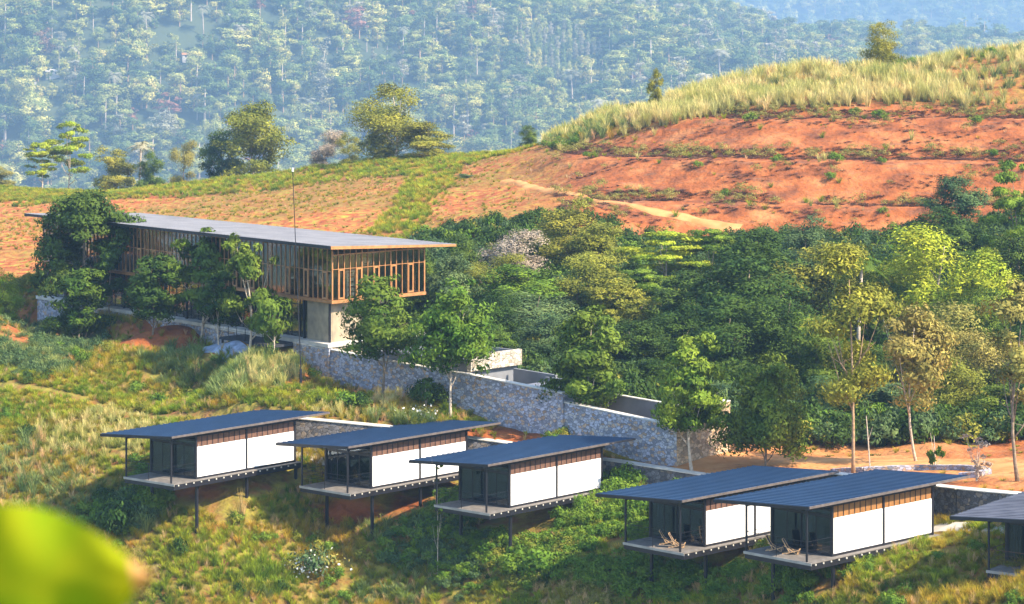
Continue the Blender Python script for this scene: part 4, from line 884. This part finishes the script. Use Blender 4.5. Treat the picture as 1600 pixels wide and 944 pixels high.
# ---- trees along the ridge
G3 = 'trees standing along the far ridge of the field'
ftree(65, 224, 52, 372, 'layer', 'lime', 'left of two slim yellow green trees on the ridge', 3, 'barkpale', group=G3, name='slim_tree')
ftree(106, 192, 64, 374, 'layer', 'lime', 'taller of the two slim yellow green trees on the ridge', 1, 'barkpale', group=G3, name='slim_tree')
ftree(178, 234, 66, 366, 'round', 'olive', 'low round olive bush tree on the ridge near the palm', 3, group=G3, name='bush_tree')
ftree(286, 222, 42, 352, 'open', 'gold', 'small yellowish tree left of the big dark ridge tree', 2, group=G3, name='small_tree')
ftree(398, 164, 92, 342, 'round', 'olive', 'big dark round tree on the ridge above the pavilion roof', 5, group=G3, name='big_ridge_tree')
ftree(346, 206, 64, 346, 'round', 'dark', 'darker lower tree joined to the left of the big ridge tree', 4, group=G3, name='ridge_tree')
ftree(616, 136, 122, 326, 'open', 'olive', 'widest spreading tree on the ridge with pale forked limbs', 6, 'barkpale', group=G3, name='spreading_tree')
ftree(668, 192, 74, 322, 'round', 'olive', 'dark bushy tree at the right foot of the spreading tree', 7, group=G3, name='ridge_tree')
ftree(592, 205, 50, 328, 'round', 'olive', 'small bushy tree under the left side of the spreading tree', 4, group=G3, name='ridge_tree')
ftree(826, 197, 30, 306, 'lobed', 'mid', 'lone small tree where the ridge meets the red hill', 3, group=G3, name='small_tree')
ftree(1024, 110, 26, 287, 'round', 'olive', 'thin bushy tree on the left shoulder of the grassy hilltop', 1, group=G3, name='small_tree')
ftree(1379, 37, 58, 288, 'lobed', 'olive', 'lone round tree on top of the grassy hill', 6, 'bark', group=G3, name='hilltop_tree')
ftree(510, 205, 50, 338, 'open', 'bare', 'leafless twiggy tree on the ridge left of the spreading tree', 3, 'barkpale', group=G3, name='bare_tree')
ftree(545, 210, 36, 337, 'open', 'olive', 'thin half leafed tree next to the leafless one on the ridge', 4, 'barkpale', group=G3, name='small_tree')
ftree(-2, 262, 44, 380, 'round', 'gold', 'small round tree cut by the left edge on the ridge', 3, group=G3, name='small_tree')
ftree(235, 240, 40, 362, 'round', 'mid', 'low tree right of the palm behind the ridge', 3, group=G3, name='small_tree')
ftree(2, 425, 62, 199, 'round', 'lime', 'bushy yellow green tree cut by the left edge beside the field', 3, group=None, name='bush_tree')
ftree(725, 272, 30, 275, 'round', 'blue', 'dark green shrub on the slope between field and red hill', 5, group=None, name='shrub')
# ---- palms
def palm_meshes():
    mb = MB(); mb.tube([(0,0,-.4),(.1,0,3),(.3,0,6.5),(.35,0,8.2)], [.22,.17,.14,.12], 7)
    r = random.Random(3); V = []; Fc = []
    for i in range(20):
        t = i*2.4; el = r.uniform(-.2, 1.2); L = r.uniform(2.6, 3.4); pts = []
        for s in range(9):
            u = s/8; rr = L*u; pts.append(Vector((.35+math.cos(t)*rr*math.cos(el)*(1-.15*u), math.sin(t)*rr*math.cos(el)*(1-.15*u), 8.2+rr*math.sin(el)-1.9*u*u)))
        for s in range(8):
            a, b = pts[s], pts[s+1]; d = (b-a).normalized(); side = d.cross(Vector((0,0,1))).normalized(); w_ = .75*math.sin(math.pi*(s+.8)/9)
            for sg in (-1, 1):
                for q in (0, .5):
                    c = a.lerp(b, q); e = c+side*sg*w_+d*.25+Vector((0,0,-.35*w_)); k = len(V); V += [c, c+d*.12, e+d*.03, e]; Fc.append([k,k+1,k+2,k+3])
    return mb, V, Fc
pm, PV, PF = palm_meshes(); _t = pm.build('trunk', M['barkpale'], None, True); palm_t = _t.data; bpy.data.objects.remove(_t)
palm_f = {}
for tn in ('mid', 'farpale', 'far'):
    palm_f[tn] = mesh_np('fronds', np.array([tuple(v) for v in PV]), np.array(PF), M[tn], False, False, np.tile([.2,.4,.9,.9], len(PF))).data
def palm(x, y, z, h, label, tone='mid', group=None, rz=0):
    t = thing('palm_tree', label, 'palm', (x, y, z), rz, group); s = h/9.0
    for nm, me in (('fronds', palm_f[tone]), ('trunk', palm_t)):
        o = link(bpy.data.objects.new(nm, me)); o.parent = t; o.scale = (s, s, s)
Y = 186; x = (1340-800)*Y/F; z = g1(x, Y); palm(x, Y, z, (110-402)*Y/F-z, 'coconut palm poking out of the forest behind the tallest slender tree')
Y = 364; x = (217-800)*Y/F; z = g1(x, Y); palm(x, Y, z, (110-222)*Y/F-z, 'pale palm on the ridge between two low trees', 'farpale')
# ------------------------------------------------------------------ far forest, palms and houses across the valley
def scatter(name, label, pts, scl, rz, idx, protos, parent=None, tilt=None):
    me = bpy.data.meshes.new(name); me.vertices.add(len(pts)); me.vertices.foreach_set('co', np.asarray(pts, np.float32).ravel())
    for nm, ty, arr in (('rot', 'FLOAT_VECTOR', np.stack([tilt if tilt is not None else np.zeros(len(pts)), np.zeros(len(pts)), rz], 1)), ('scl', 'FLOAT_VECTOR', scl), ('idx', 'INT', idx)):
        a = me.attributes.new(nm, ty, 'POINT'); a.data.foreach_set('vector' if ty == 'FLOAT_VECTOR' else 'value', np.asarray(arr, np.float32 if ty != 'INT' else np.int32).ravel())
    o = link(bpy.data.objects.new(name, me)); tag(o, label, None, None, 'stuff')
    pc = bpy.data.collections.new(name+' kinds')
    for i, p in enumerate(protos): q = bpy.data.objects.new('%02d kind' % i, p); pc.objects.link(q)
    g = bpy.data.node_groups.new(name, 'GeometryNodeTree'); g.interface.new_socket('Geometry', in_out='INPUT', socket_type='NodeSocketGeometry'); g.interface.new_socket('Geometry', in_out='OUTPUT', socket_type='NodeSocketGeometry')
    N = g.nodes; L = g.links; gi = N.new('NodeGroupInput'); go = N.new('NodeGroupOutput'); m2p = N.new('GeometryNodeMeshToPoints'); iop = N.new('GeometryNodeInstanceOnPoints'); ci = N.new('GeometryNodeCollectionInfo')
    ci.inputs['Collection'].default_value = pc; ci.inputs['Separate Children'].default_value = True; ci.inputs['Reset Children'].default_value = True
    L.new(gi.outputs[0], m2p.inputs['Mesh']); L.new(m2p.outputs[0], iop.inputs['Points']); L.new(ci.outputs[0], iop.inputs['Instance']); iop.inputs['Pick Instance'].default_value = True
    def na(nm, ty): n = N.new('GeometryNodeInputNamedAttribute'); n.data_type = ty; n.inputs[0].default_value = nm; return n.outputs[0]
    L.new(na('idx', 'INT'), iop.inputs['Instance Index']); L.new(na('scl', 'FLOAT_VECTOR'), iop.inputs['Scale'])
    e2r = N.new('FunctionNodeEulerToRotation'); L.new(na('rot', 'FLOAT_VECTOR'), e2r.inputs[0]); L.new(e2r.outputs[0], iop.inputs['Rotation'])
    L.new(iop.outputs[0], go.inputs[0]); md = o.modifiers.new('scatter', 'NODES'); md.node_group = g
    return o
def join_np(parts, mats, name):
    """merge quad meshes with different materials into one prototype mesh"""
    vs_ = []; fs = []; mi = []; ti = []; n = 0
    for k, (v, f, t) in enumerate(parts): vs_.append(v); fs.append(f+n); mi += [k]*len(f); ti.append(t); n += len(v)
    me = mesh_np(name, np.concatenate(vs_), np.concatenate(fs), mats[0], False, False, np.concatenate(ti)).data
    for m in mats[1:]: me.materials.append(m)
    me.polygons.foreach_set('material_index', np.array(mi, np.int32)); return me
def tube_np(pts, rad, n=5):
    mb = MB(); mb.tube(pts, rad, n); f = np.array([q for q in mb.f if len(q) == 4]); return np.array(mb.v), f, np.full(len(mb.v), .5)
far_protos = []
for i, (kind, tone, wd, h, cb, nl) in enumerate([('round','far',9.5,9,.05,1500),('round','far',10,11,.08,1400),('lobed','far',7,12,.12,1200),('open','far',9,13,.3,1000),('slim','far',4,14,.35,700),('lobed','farpale',6,13,.3,800),('round','far',13,12,.3,1700),('slim','redleaf',6,10,.3,700)]):
    B = mkblobs(kind, wd, h, cb, 100+i); v, f, t = leaves(B, nl*2, .62, 200+i, 46, sub_r=.34)
    far_protos.append(join_np([(v, f, t), tube_np([(0,0,-1),(0,0,h*.5),(.2,0,h*.9)], [.3,.22,.08])], [M[tone], M['barktan' if i not in (3, 4) else 'barkpale']], 'far tree'))
pv = np.array([tuple(v) for v in PV]); far_protos.append(join_np([(pv*1.25, np.array(PF), np.full(len(pv), .6)), tube_np([(0,0,-1),(.2,0,5),(.44,0,10.2)], [.28,.22,.2])], [M['farpale'], M['barkpale']], 'far palm'))
st = 7.0; ys = np.arange(825, 1560, st*.95); P_ = []
for yv in ys:
    xs = np.arange(-.27*yv, .27*yv, st); P_.append(np.stack([xs+rng.uniform(-3, 3, len(xs)), yv+rng.uniform(-3, 3, len(xs))], 1))
P_ = np.concatenate(P_)*KF; fz = far_h(P_[:, 0], P_[:, 1])
fn = fbm(P_[:, 0]*.018/KF, P_[:, 1]*.018/KF, 77, 3); keep = rng.random(len(P_)) < np.clip(.97-(fn > .26)*.3, 0, 1); px_ = 800+P_[:,0]/P_[:,1]*F; py_ = 110-fz/P_[:,1]*F
plant = (np.hypot((px_-870)/75, (py_-95)/42) < 1) | (np.hypot((px_-290)/60, (py_-62)/16) < 1)      # planted clearing with low rows of young crowns
keep &= ~plant
P_ = P_[keep]; fz = fz[keep]; fn = fn[keep]; n = len(P_)
idx = rng.choice(9, n, p=[.28,.24,.14,.08,.04,.06,.12,.02,.02]); idx = np.where((fn > .1) & (rng.random(n) < .3), 3, idx)
s = rng.choice([.75, 1.0, 1.35, 1.9], n, p=[.25, .35, .28, .12])*rng.uniform(.85, 1.15, n)*(1+fn*.7); sc = np.stack([s, s, s*rng.uniform(.8, 1.2, n)/np.maximum(1, s*.9)], 1)*KF
scatter('far_forest', 'mixed hazy forest covering the hill across the valley', np.c_[P_, fz-.6], sc, rng.uniform(0, 6.28, n), idx, far_protos)
# rows of young trees in the clearing
q = []
for px in np.arange(795, 945, 9.5):
    for py in np.arange(58, 140, 7.5):
        if np.hypot((px-870)/75, (py-95)/42) < 1: x, y, z = fhit(px+rng.uniform(-1, 1), py); q.append((x, y, z-.3))
q = np.array(q); s = rng.uniform(.38, .6, len(q)); scatter('plantation_rows', 'rows of young crowns in a clearing on the far hill', q, np.stack([s*.8, s*.8, s*1.1], 1)*KF, rng.uniform(0, 6, len(q)), rng.choice([0, 2, 5], len(q)), far_protos)
# the second hill, farther off
P_ = []
for yv in np.arange(1750, 3300, 15):
    xs = np.arange(.02*yv, .27*yv, 14); P_.append(np.stack([xs+rng.uniform(-6, 6, len(xs)), yv+rng.uniform(-6, 6, len(xs))], 1))
P_ = np.concatenate(P_)*KF; P_ = P_[fbm(P_[:, 0]*.005, P_[:, 1]*.005, 88, 3) < .12]; n = len(P_); s = rng.uniform(1.0, 1.7, n)
scatter('farthest_forest', 'very pale forest on the farthest hill at top right', np.c_[P_, far_h(P_[:, 0], P_[:, 1])-1], np.stack([s, s, s], 1)*KF, rng.uniform(0, 6, n), rng.choice([0,1,2,6], n), far_protos)
G4 = 'palms standing out of the far forest'
for px, py, h, lb in ((230,72,13,'pale palm high on the far hill above the small clearing'),(318,58,12,'pale palm near the top right of the far clearing'),(115,112,10,'short palm right of the white far house'),(6,232,13,'tall palm at the left edge of the far forest'),
    (180,168,13,'slender palm in the dark middle of the far forest'),(375,88,12,'palm on the far slope straight above the big ridge tree'),(630,90,12,'palm on the far slope above the spreading ridge tree'),(1000,40,12,'palm near the top of the far ridge above the red hill')):
    x, y, z = fhit(px, py); palm(x, y, z, h*KF, lb, 'farpale', G4, px)
for px, py, lb, rc in ((84,112,'white walled small house among trees on the far hill','slab'),(296,84,'small house with orange roof beside the far clearing','wood'),(368,24,'pale roofed house near the top of the far hill','slab'),(48,128,'low reddish roofed hut at the left of the far hill','bandlit')):
    x, y, z = fhit(px, py); y -= 6; z = float(far_h(np.array([x]), np.array([y]))[0])+2.2; z -= 1.2; hs = thing('far_house', lb, 'house', (x, y, z), R(15)); hs.scale = (1.25,)*3
    MB().box(-4.5, 4.5, -3, 3, -3, 2.2).build('wall', M['slab'], hs)
    b = MB(); b.hexa([(-5,-3.6,2.2),(5,-3.6,2.2),(5,3.6,2.2),(-5,3.6,2.2),(-4.6,-.1,3.8),(4.6,-.1,3.8),(4.6,.1,3.8),(-4.6,.1,3.8)]); b.build('roof', M[rc], hs)
    for wx in (-2.8, 1.6): MB().box(wx, wx+1.2, -3.03, -3.003, .6, 2).build('window', M['darkin'], hs)
for px, py, h, wd, tn, lb in ((507,158,24,8,'farpale','tallest pinkish pale tree of the far forest'),(72,95,12,9,'redleaf','reddish brown tree above the white far house'),(262,225,12,11,'farpale','bare pale crown low in the far forest behind the field'),(812,205,14,18,'far','broad pale green dome low in the far forest'),(555,55,11,9,'redleaf','rust coloured crown near the top of the far forest')):
    x, y, z = fhit(px, py); y -= 14; tree((x, y, z), z+h*KF, wd*KF, 'lobed', tn, lb, cb=.25, n=1800, leaf=1.7, seed=px, name='far_tree', bark='barkpale', subs=50)
# ------------------------------------------------------------------ grass and ground cover
def tuft(nb, h, spread, wd, droop, seed):
    r = np.random.default_rng(seed); a = r.uniform(0, 6.28, nb); d = np.stack([np.cos(a), np.sin(a), 0*a], 1); base = d*r.uniform(0, spread*.35, (nb, 1)); H = h*r.uniform(.55, 1.15, (nb, 1)); side = np.stack([-np.sin(a), np.cos(a), 0*a], 1)
    side = norm(side+r.normal(size=(nb, 3))*.5*np.array([1, 1, 0])); V = []; T = []
    for k, u in enumerate((0, .4, .75, 1.0)):
        c = base+d*spread*r.uniform(.7, 1.1, (nb, 1))*(u**1.7)+np.array([0, 0, 1])*H*(u-droop*u**3*.5)
        w_ = wd*(1, .9, .6, .12)[k]; V += [c-side*w_/2, c+side*w_/2]; T += [np.full(nb, u)]*2
    V = np.stack(V, 1); t = np.stack(T, 1); i = np.arange(nb)[:, None, None]*8
    f = (i+np.array([[0,1,3,2],[2,3,5,4],[4,5,7,6]])[None]).reshape(-1, 4); tv = r.uniform(0, .55, (nb, 1))
    return V.reshape(-1, 3), f, np.clip(tv+t*.45, 0, 1).ravel()
def tp_(mk, *a): v, f, t = tuft(*a); return mesh_np('tuft', v, f, M[mk], False, False, t).data
def bush_p(tone, n, leaf, seed, flat=.8):
    v, f, t = leaves([(0,0,.35,.5,.5,.4),(.25,.1,.3,.35,.35,.3),(-.25,.15,.3,.35,.35,.35),(0,-.3,.25,.3,.3,.3)], n, leaf, seed, 24, sub_r=.4); return mesh_np('bush', v, f, M[tone], False, False, t).data
GP = [tp_('g_green', 46, .58, .34, .026, .35, 1), tp_('g_lush', 46, .66, .36, .03, .45, 2), tp_('g_yellow', 44, .6, .34, .024, .3, 3), tp_('g_dry', 22, .62, .22, .022, .2, 4),
      tp_('g_dark', 40, .55, .40, .045, .6, 5), tp_('g_blue', 44, .95, .55, .035, .6, 6), tp_('g_pale', 44, .9, .36, .03, .3, 7), tp_('g_scrub', 20, .22, .4, .04, .8, 8),
      bush_p('fresh', 420, .16, 9), bush_p('dark', 460, .17, 10), bush_p('olive', 380, .15, 11), tp_('g_green', 26, .3, .32, .04, .5, 12), bush_p('gold', 160, .12, 13), bush_p('blue', 420, .15, 14)]
def sample(x0, x1, y0, y1, dens):
    n = int((x1-x0)*(y1-y0)*dens); x = rng.uniform(x0, x1, n); y = rng.uniform(y0, y1, n); px = 800+x/y*F; k = (px > -350) & (px < 2050); return x[k], y[k]
def blocked(x, y):
    b = np.zeros(x.shape, bool)
    for i, c in enumerate(cabins+[g6]):
        th = c.rotation_euler.z; dx = x-c.location.x; dy = y-c.location.y; u = dx*math.cos(th)+dy*math.sin(th); v = -dx*math.sin(th)+dy*math.cos(th)
        b |= (u > -4.4) & (u < .6) & (v > 1.5) & (v < 9.6)
    a = -(x-C0.x)*E2.y+(y-C0.y)*E2.x; det = E1.x*E2.y-E1.y*E2.x; a = ((x-C0.x)*E2.y-(y-C0.y)*E2.x)/det; bb = (E1.x*(y-C0.y)-E1.y*(x-C0.x))/det
    b |= (a > -.5) & (a < 46.5) & (bb > -.7) & (bb < 10.2); b |= (a > 3.2) & (a < 11.8) & (bb > -4.2) & (bb < 0)
    t = ((x-A0.x)*D.x+(y-A0.y)*D.y)/LW; o = (x-A0.x)*NB.x+(y-A0.y)*NB.y; b |= (t > -.02) & (t < 1.02) & (o > -.3) & (o < 6.0)
    b |= (np.abs(polyd(x, y, ROADC)) < 3.0) & (y < 160) & (x > 8); b |= np.abs(polyd(x, y, WL)) < .55
    return b
def scat(name, label, x, y, idx, s, sz=None, sink=.03):
    z = ground(x, y)-sink; n = len(x); sz = s if sz is None else sz
    return scatter(name, label, np.stack([x, y, z], 1), np.stack([s, s, sz], 1), rng.uniform(0, 6.28, n), idx, GP, tilt=rng.normal(0, .08, n))
# near slope
x, y = sample(-62, 58, 110, 214, 13); k = ~blocked(x, y); x, y = x[k], y[k]; z = ground(x, y); px = 800+x/y*F; py = 110-z/y*F
k = (py < 1010) & ((px < 700) | (y < 166)); x, y, z, px, py = (q[k] for q in (x, y, z, px, py))
red, pale, fld = zones(x, y, z); n = len(x); u = rng.random(n)
k = (u > red*.93) & (u > pale*1.05); x, y, z, px, py = (q[k] for q in (x, y, z, px, py)); n = len(x); u = rng.random(n)
na = fbm(x*.13, y*.13, 61, 4); nb_ = fbm(x*.3, y*.3, 63, 3); ncv = fbm(x*.5, y*.5, 65, 3)
k = ncv > -.24; x, y, z, px, py, na, nb_, ncv, u = (q[k] for q in (x, y, z, px, py, na, nb_, ncv, u)); n = len(x)
idx = np.where(na > .06, 2, np.where(na > -.05, 0, np.where(na > -.16, 1, 0)))
idx = np.where(u < .13, 3, idx); idx = np.where((u > .13) & (u < .24), 2, idx); idx = np.where((u > .24) & (u < .32), 11, idx); idx = np.where((nb_ < -.2) & (u < .7), 4, idx); idx = np.where((nb_ < -.24) & (u < .2), 9, idx); idx = np.where((nb_ > .2) & (u > .3) & (u < .42), 8, idx); idx = np.where((u > .985), 10, idx)
s = rng.uniform(.5, 1.0, n); sz = s*rng.uniform(.75, 1.35, n)*(1+na*.8)
def inb(cx, cy, rx, ry, jit=.35): return np.hypot((px-cx)/rx, (py-cy)/ry)+nb_*1.5+rng.normal(0, jit*.4, n) < 1
for cx, cy, rx, ry, opts, f in [(255,560,115,55,(2,2,1,2,0),1.0),(330,580,85,38,(5,1,5,0),1.25),(70,535,75,45,(5,0,13,5),1.1),(120,640,150,45,(1,0,2,1),1.0),(420,580,60,30,(5,0,6),1.0),(60,420,90,45,(2,0,10),1.0),
    (60,760,110,60,(0,3,2,5),1.0),(170,680,90,40,(0,6,0),.9),(185,812,36,30,(9,4,8),1.2),(222,808,24,30,(5,13),1.4),(400,905,45,28,(9,4,5),1.3),(700,800,75,60,(4,8,13,0),1.1),(620,840,60,40,(1,0,5),1.0),(690,880,90,50,(4,8,0,13),1.05),
    (850,880,80,40,(8,4,8,10),1.2),(940,800,95,50,(1,8,0,1),1.2),(1040,905,70,30,(8,8,0),1.1),(1130,900,60,40,(8,3,0),1.1),(1220,920,50,40,(4,8,0),1.1),(1000,780,60,40,(1,0,8),1.2),(960,905,70,40,(8,4,0),1.1),(900,930,60,25,(3,0,12),.9),(240,760,26,45,(4,8),1.1),
    (1400,880,130,45,(0,11,1,0),1.0),(1310,880,60,25,(8,1,0),1.1),(1500,850,60,20,(11,0,2),.8),(540,640,90,30,(3,2,0,6),.95),(620,660,60,18,(4,0,5),1.0),(470,630,90,22,(0,4,1),1.0),(440,760,70,50,(0,2,1),1.0),(370,880,120,60,(1,0,1),1.0),(600,920,80,25,(1,0,5),1.05)]:
    m = inb(cx, cy, rx, ry); o = np.array(opts)[rng.integers(0, len(opts), n)]; idx = np.where(m & (u > .07), o, idx); s = np.where(m, s*(1+(f-1)*.9), s); sz = np.where(m, sz*f, sz)
th_ = (y > 0) & (polyd(x, y, WL) > 0) & (px > 940); sz = np.where(th_, sz*.5, sz)
kk = ~(th_ & (rng.random(n) < .8)); x, y, idx, s, sz = (q[kk] for q in (x, y, idx, s, sz))
scat('slope_grass', 'mixed green, yellow and dry grass tufts with low bushes on the slope', x, y, idx, s, sz)
# forest floor undergrowth
x, y = sample(-12, 78, 158, 226, 1.6); k = ~blocked(x, y); x, y = x[k], y[k]; px = 800+x/y*F; k = (px > 640) & (np.abs(polyd(x, y, ROADC)) > 4.2+fbm(x*.4, y*.4, 4, 2)*3+.8) & (y > 150) & ((y > 162) | (x > 12)); x, y = x[k], y[k]; n = len(x)
s = rng.uniform(.9, 2.0, n)*np.where(y < 172, 1.15, 1.0); scat('undergrowth', 'dense shrubs filling the forest floor behind the road', x, y, rng.choice([8,9,9,14-1,10,4,13,9], n), s, s*rng.uniform(.8, 1.3, n))
# field, ridge and hill
x, y = sample(-120, 110, 205, 400, 1.9); z = ground(x, y); k = ~blocked(x, y); x, y, z = x[k], y[k], z[k]; px = 800+x/y*F; py = 110-z/y*F; red, pale, fld = zones(x, y, z); n = len(x); u = rng.random(n)
hill = sstep(0, 9, x+2)*sstep(216, 224, y); top = np.maximum(sstep(-5.0, -3.6, z+fbm(x*.12, y*.12, 31, 4)*1.4), ridgeband(px, py))*hill; topn = top*(1-.93*sstep(-.09, .06, fbm(x*.11, y*.17, 97, 3)+.10*sstep(1350, 1550, px)-.06))
nb_ = fbm(x*.09, y*.09, 71, 3); rid = np.clip((y-np.interp(x, [-100,-60,-20,0,20,40], [345,318,298,285,272,270]))/10, 0, 1)*(1-hill)
vein = np.exp(-((px-(640+(330-py)*.75))/42)**2)*(py > 240)*(py < 390)
pk = np.clip(.10+.42*(nb_ > .03)+.9*rid+.85*vein+topn*.95, 0, 1)*(1-hill*(1-top)) + hill*(1-top)*.02
k = u < pk; x, y, z, px, py, topn, rid, vein, nb_, hill, top = (q[k] for q in (x, y, z, px, py, topn, rid, vein, nb_, hill, top)); n = len(x); u = rng.random(n)
idx = np.where(top > .5, np.where(nb_ > .05, 6, np.where(nb_ < -.08, np.array([0,1,8,5])[rng.integers(0, 4, n)], np.array([6,6,0,3,2,5])[rng.integers(0, 6, n)])), np.where(rid+vein > .45, np.array([1,1,2,0])[rng.integers(0, 4, n)], np.array([2,0,11,3,11])[rng.integers(0, 5, n)]))
s = np.where(top > .5, rng.uniform(.8, 1.9, n)*(1+nb_*1.2), np.where(rid+vein > .45, rng.uniform(.9, 1.5, n), rng.uniform(.5, 1.0, n))); scat('field_grass', 'pale and green grass on the field, the ridge and the hilltop', x, y, idx, s, s*np.where(top > .5, 1.15, .85))
# dead scrub raked along the terraces
x, y = sample(-4, 92, 222, 300, 8.0); z = ground(x, y, False); q = (RU(x, y)+1.4+fbm(x*.04, y*.04, 5, 2)*.8)/3.75; fr = q-np.floor(q); hm = sstep(2, 12, x+2)*sstep(222, 230, y)*(1-sstep(-4.4, -3.2, z))
nn = fbm(x*.22, y*.5, 73, 4); k = (hm > .4) & (rng.random(len(x)) < np.clip(1.0*((fr > .84)|(fr < .13))*(nn > -.16)+.28*(nn > .08), 0, 1)); x, y = x[k], y[k]; n = len(x); s = rng.uniform(.7, 1.5, n)
scat('terrace_scrub', 'dead brown scrub and weeds along the terrace steps', x, y, rng.choice([7]*14+[12], n), s, s*rng.uniform(.7, 1.2, n))
x, y = sample(6, 90, 224, 285, .035); n = len(x); s = rng.uniform(.8, 1.5, n); scat('terrace_weeds', 'scattered green weeds on the red terraces', x, y, rng.choice([0,1,6,8], n), s)
# single plants one can point to
def plant(px, py, name, label, cat, pieces):
    x, y, z = hit(px, py); t = thing(name, label, cat, (x, y, z))
    for nm, i, s, sz, dx in pieces: o = link(bpy.data.objects.new(nm, GP[i])); o.parent = t; o.scale = (s, s, sz); o.location = (dx, 0, -.03); o.rotation_euler = (0, 0, dx*7+s)
    return t
plant(375, 812, 'dry_grass_clump', 'tall straw coloured grass clump below the leftmost cabin', 'grass clump', [('blades', 3, 1.6, 3.2, 0), ('blades', 3, 1.3, 2.5, .2)])
plant(60, 700, 'dry_grass_clump', 'tall straw coloured grass clump near the left edge of the slope', 'grass clump', [('blades', 3, 1.8, 3.2, 0), ('blades', 3, 1.4, 2.6, .3)])
plant(188, 835, 'dark_bush', 'dark rounded bush low on the slope left of the leftmost cabin', 'bush', [('foliage', 9, 2.0, 2.4, 0), ('foliage', 9, 1.4, 1.8, -.8)])
plant(224, 838, 'drooping_bush', 'bluish drooping grass bush right of the dark rounded bush', 'bush', [('blades', 5, 1.3, 1.9, 0), ('blades', 5, 1.1, 1.6, .25)])
plant(545, 640, 'leafy_bush', 'bushy green clump on the slope between the cabins and the stone wall', 'bush', [('foliage', 8, 1.6, 1.5, 0), ('foliage', 9, 1.3, 1.3, .8)])
plant(840, 900, 'leafy_bush', 'broad leafy bush at the foot of the stilts of the middle cabin', 'bush', [('foliage', 8, 2.4, 2.2, 0), ('foliage', 8, 2.0, 1.7, 1.3), ('foliage', 8, 1.8, 1.5, -1.2)])
fb = plant(490, 905, 'flowering_bush', 'bush dotted with small white flowers near the bottom of the slope', 'bush', [('foliage', 13, 2.2, 2.2, 0), ('foliage', 12, 1.9, 2.0, .9), ('foliage', 12, 1.7, 1.5, -.9)])
def petals(parent, cx, w_, h_, n, seed):
    r = np.random.default_rng(seed); p = np.stack([cx+r.normal(0, w_, n), r.uniform(-.9, -.2, n), np.abs(r.normal(h_*.55, h_*.35, n))], 1); s = r.uniform(.05, .10, (n, 1)); a = norm(r.normal(size=(n, 3))); b = norm(np.cross(a, norm(r.normal(size=(n, 3)))))
    v = np.stack([p-a*s, p-b*s, p+a*s, p+b*s], 1).reshape(-1, 3); mesh_np('flower', v, np.arange(4*n).reshape(n, 4), M['cloth'], parent)
petals(fb, .1, .9, 1.2, 90, 5)
fb2 = plant(655, 655, 'flowering_bush', 'small white flowered bush at the foot of the stone wall', 'bush', [('foliage', 12, 1.3, 1.2, 0)]); petals(fb2, 0, .6, .8, 50, 6)
# blurred leaf hanging close to the camera
lf = thing('near_leaf', 'large blurred yellow green leaf close to the camera at bottom left', 'leaf'); dl = 1.75
M['nearleaf'] = mat('young leaf', (.24, .36, .008), .8, spec=.1, col2=(.42, .42, .010), scale=9, trans=.55, contrast=(.4, .6)); M['neartip'] = mat('withered leaf tip', (.62, .34, .10), .7, trans=.4)
def leafgrid(u0, u1, name, m, parent):
    pts = []; nu, nv = 26, 15; ax = [(-230, 985), (238, 900)]
    for j in range(nv):
        for i in range(nu):
            u = u0+(u1-u0)*i/(nu-1); v = -1+2*j/(nv-1); wv = 128*max(0, math.sin(math.pi*min(1, u*.93+.07)))**.62*(1-u**9*.6); 
            cx = ax[0][0]+(ax[1][0]-ax[0][0])*u; cyy = ax[0][1]+(ax[1][1]-ax[0][1])*u-26*math.sin(math.pi*u)
            x, y = cx+v*wv*.18, cyy+v*wv; d = dl+.02*v*v-.05*u+.012*math.sin(u*20)*abs(v); X, Y_, Z = P(x, y, d); pts.append((X, Y_, Z))
    o = mesh_np(name, np.array(pts), grid_faces(nu, nv), m, parent, True); return o
bl = leafgrid(0, .93, 'blade', M['nearleaf'], lf); leafgrid(.93, 1.0, 'withered_tip', M['neartip'], lf)
MB().tube([P(-230,985,dl), P(-300,1010,dl-.01), P(-380,1080,dl)], [.0025,.003,.004]).build('leaf_stalk', M['g_green'], lf)
# ------------------------------------------------------------------ air
lo = min(GZ.min(), FZ.min())-1; hi = max(float(FZ.max())+30, 8)
hz = MB().box(-7500, 7500, -400, 13400, lo, hi).build('haze', gm); hm_ = bpy.data.materials.new('pale blue air'); hm_.use_nodes = True; t = hm_.node_tree; t.nodes.clear()
pvn = t.nodes.new('ShaderNodeVolumePrincipled'); pvn.inputs['Color'].default_value = (.36, .62, 1.0, 1); pvn.inputs['Density'].default_value = .00023; pvn.inputs['Anisotropy'].default_value = 0
mo = t.nodes.new('ShaderNodeOutputMaterial'); t.links.new(pvn.outputs[0], mo.inputs['Volume']); hz.data.materials[0] = hm_; hz['kind'] = 'stuff'; hz['label'] = 'pale blue haze in the valley air'
# every empty stands at the base of its thing
bpy.context.view_layer.update()
for o in list(COL.objects):
    if o.type == 'EMPTY' and o.parent is None and o.location.length < 1e-6 and o.children:
        cs = [c.matrix_world @ Vector(b) for c in o.children for b in c.bound_box]
        p = Vector((sum(c.x for c in cs)/len(cs), sum(c.y for c in cs)/len(cs), min(c.z for c in cs))); o.location = p
        for c in o.children: c.location -= p
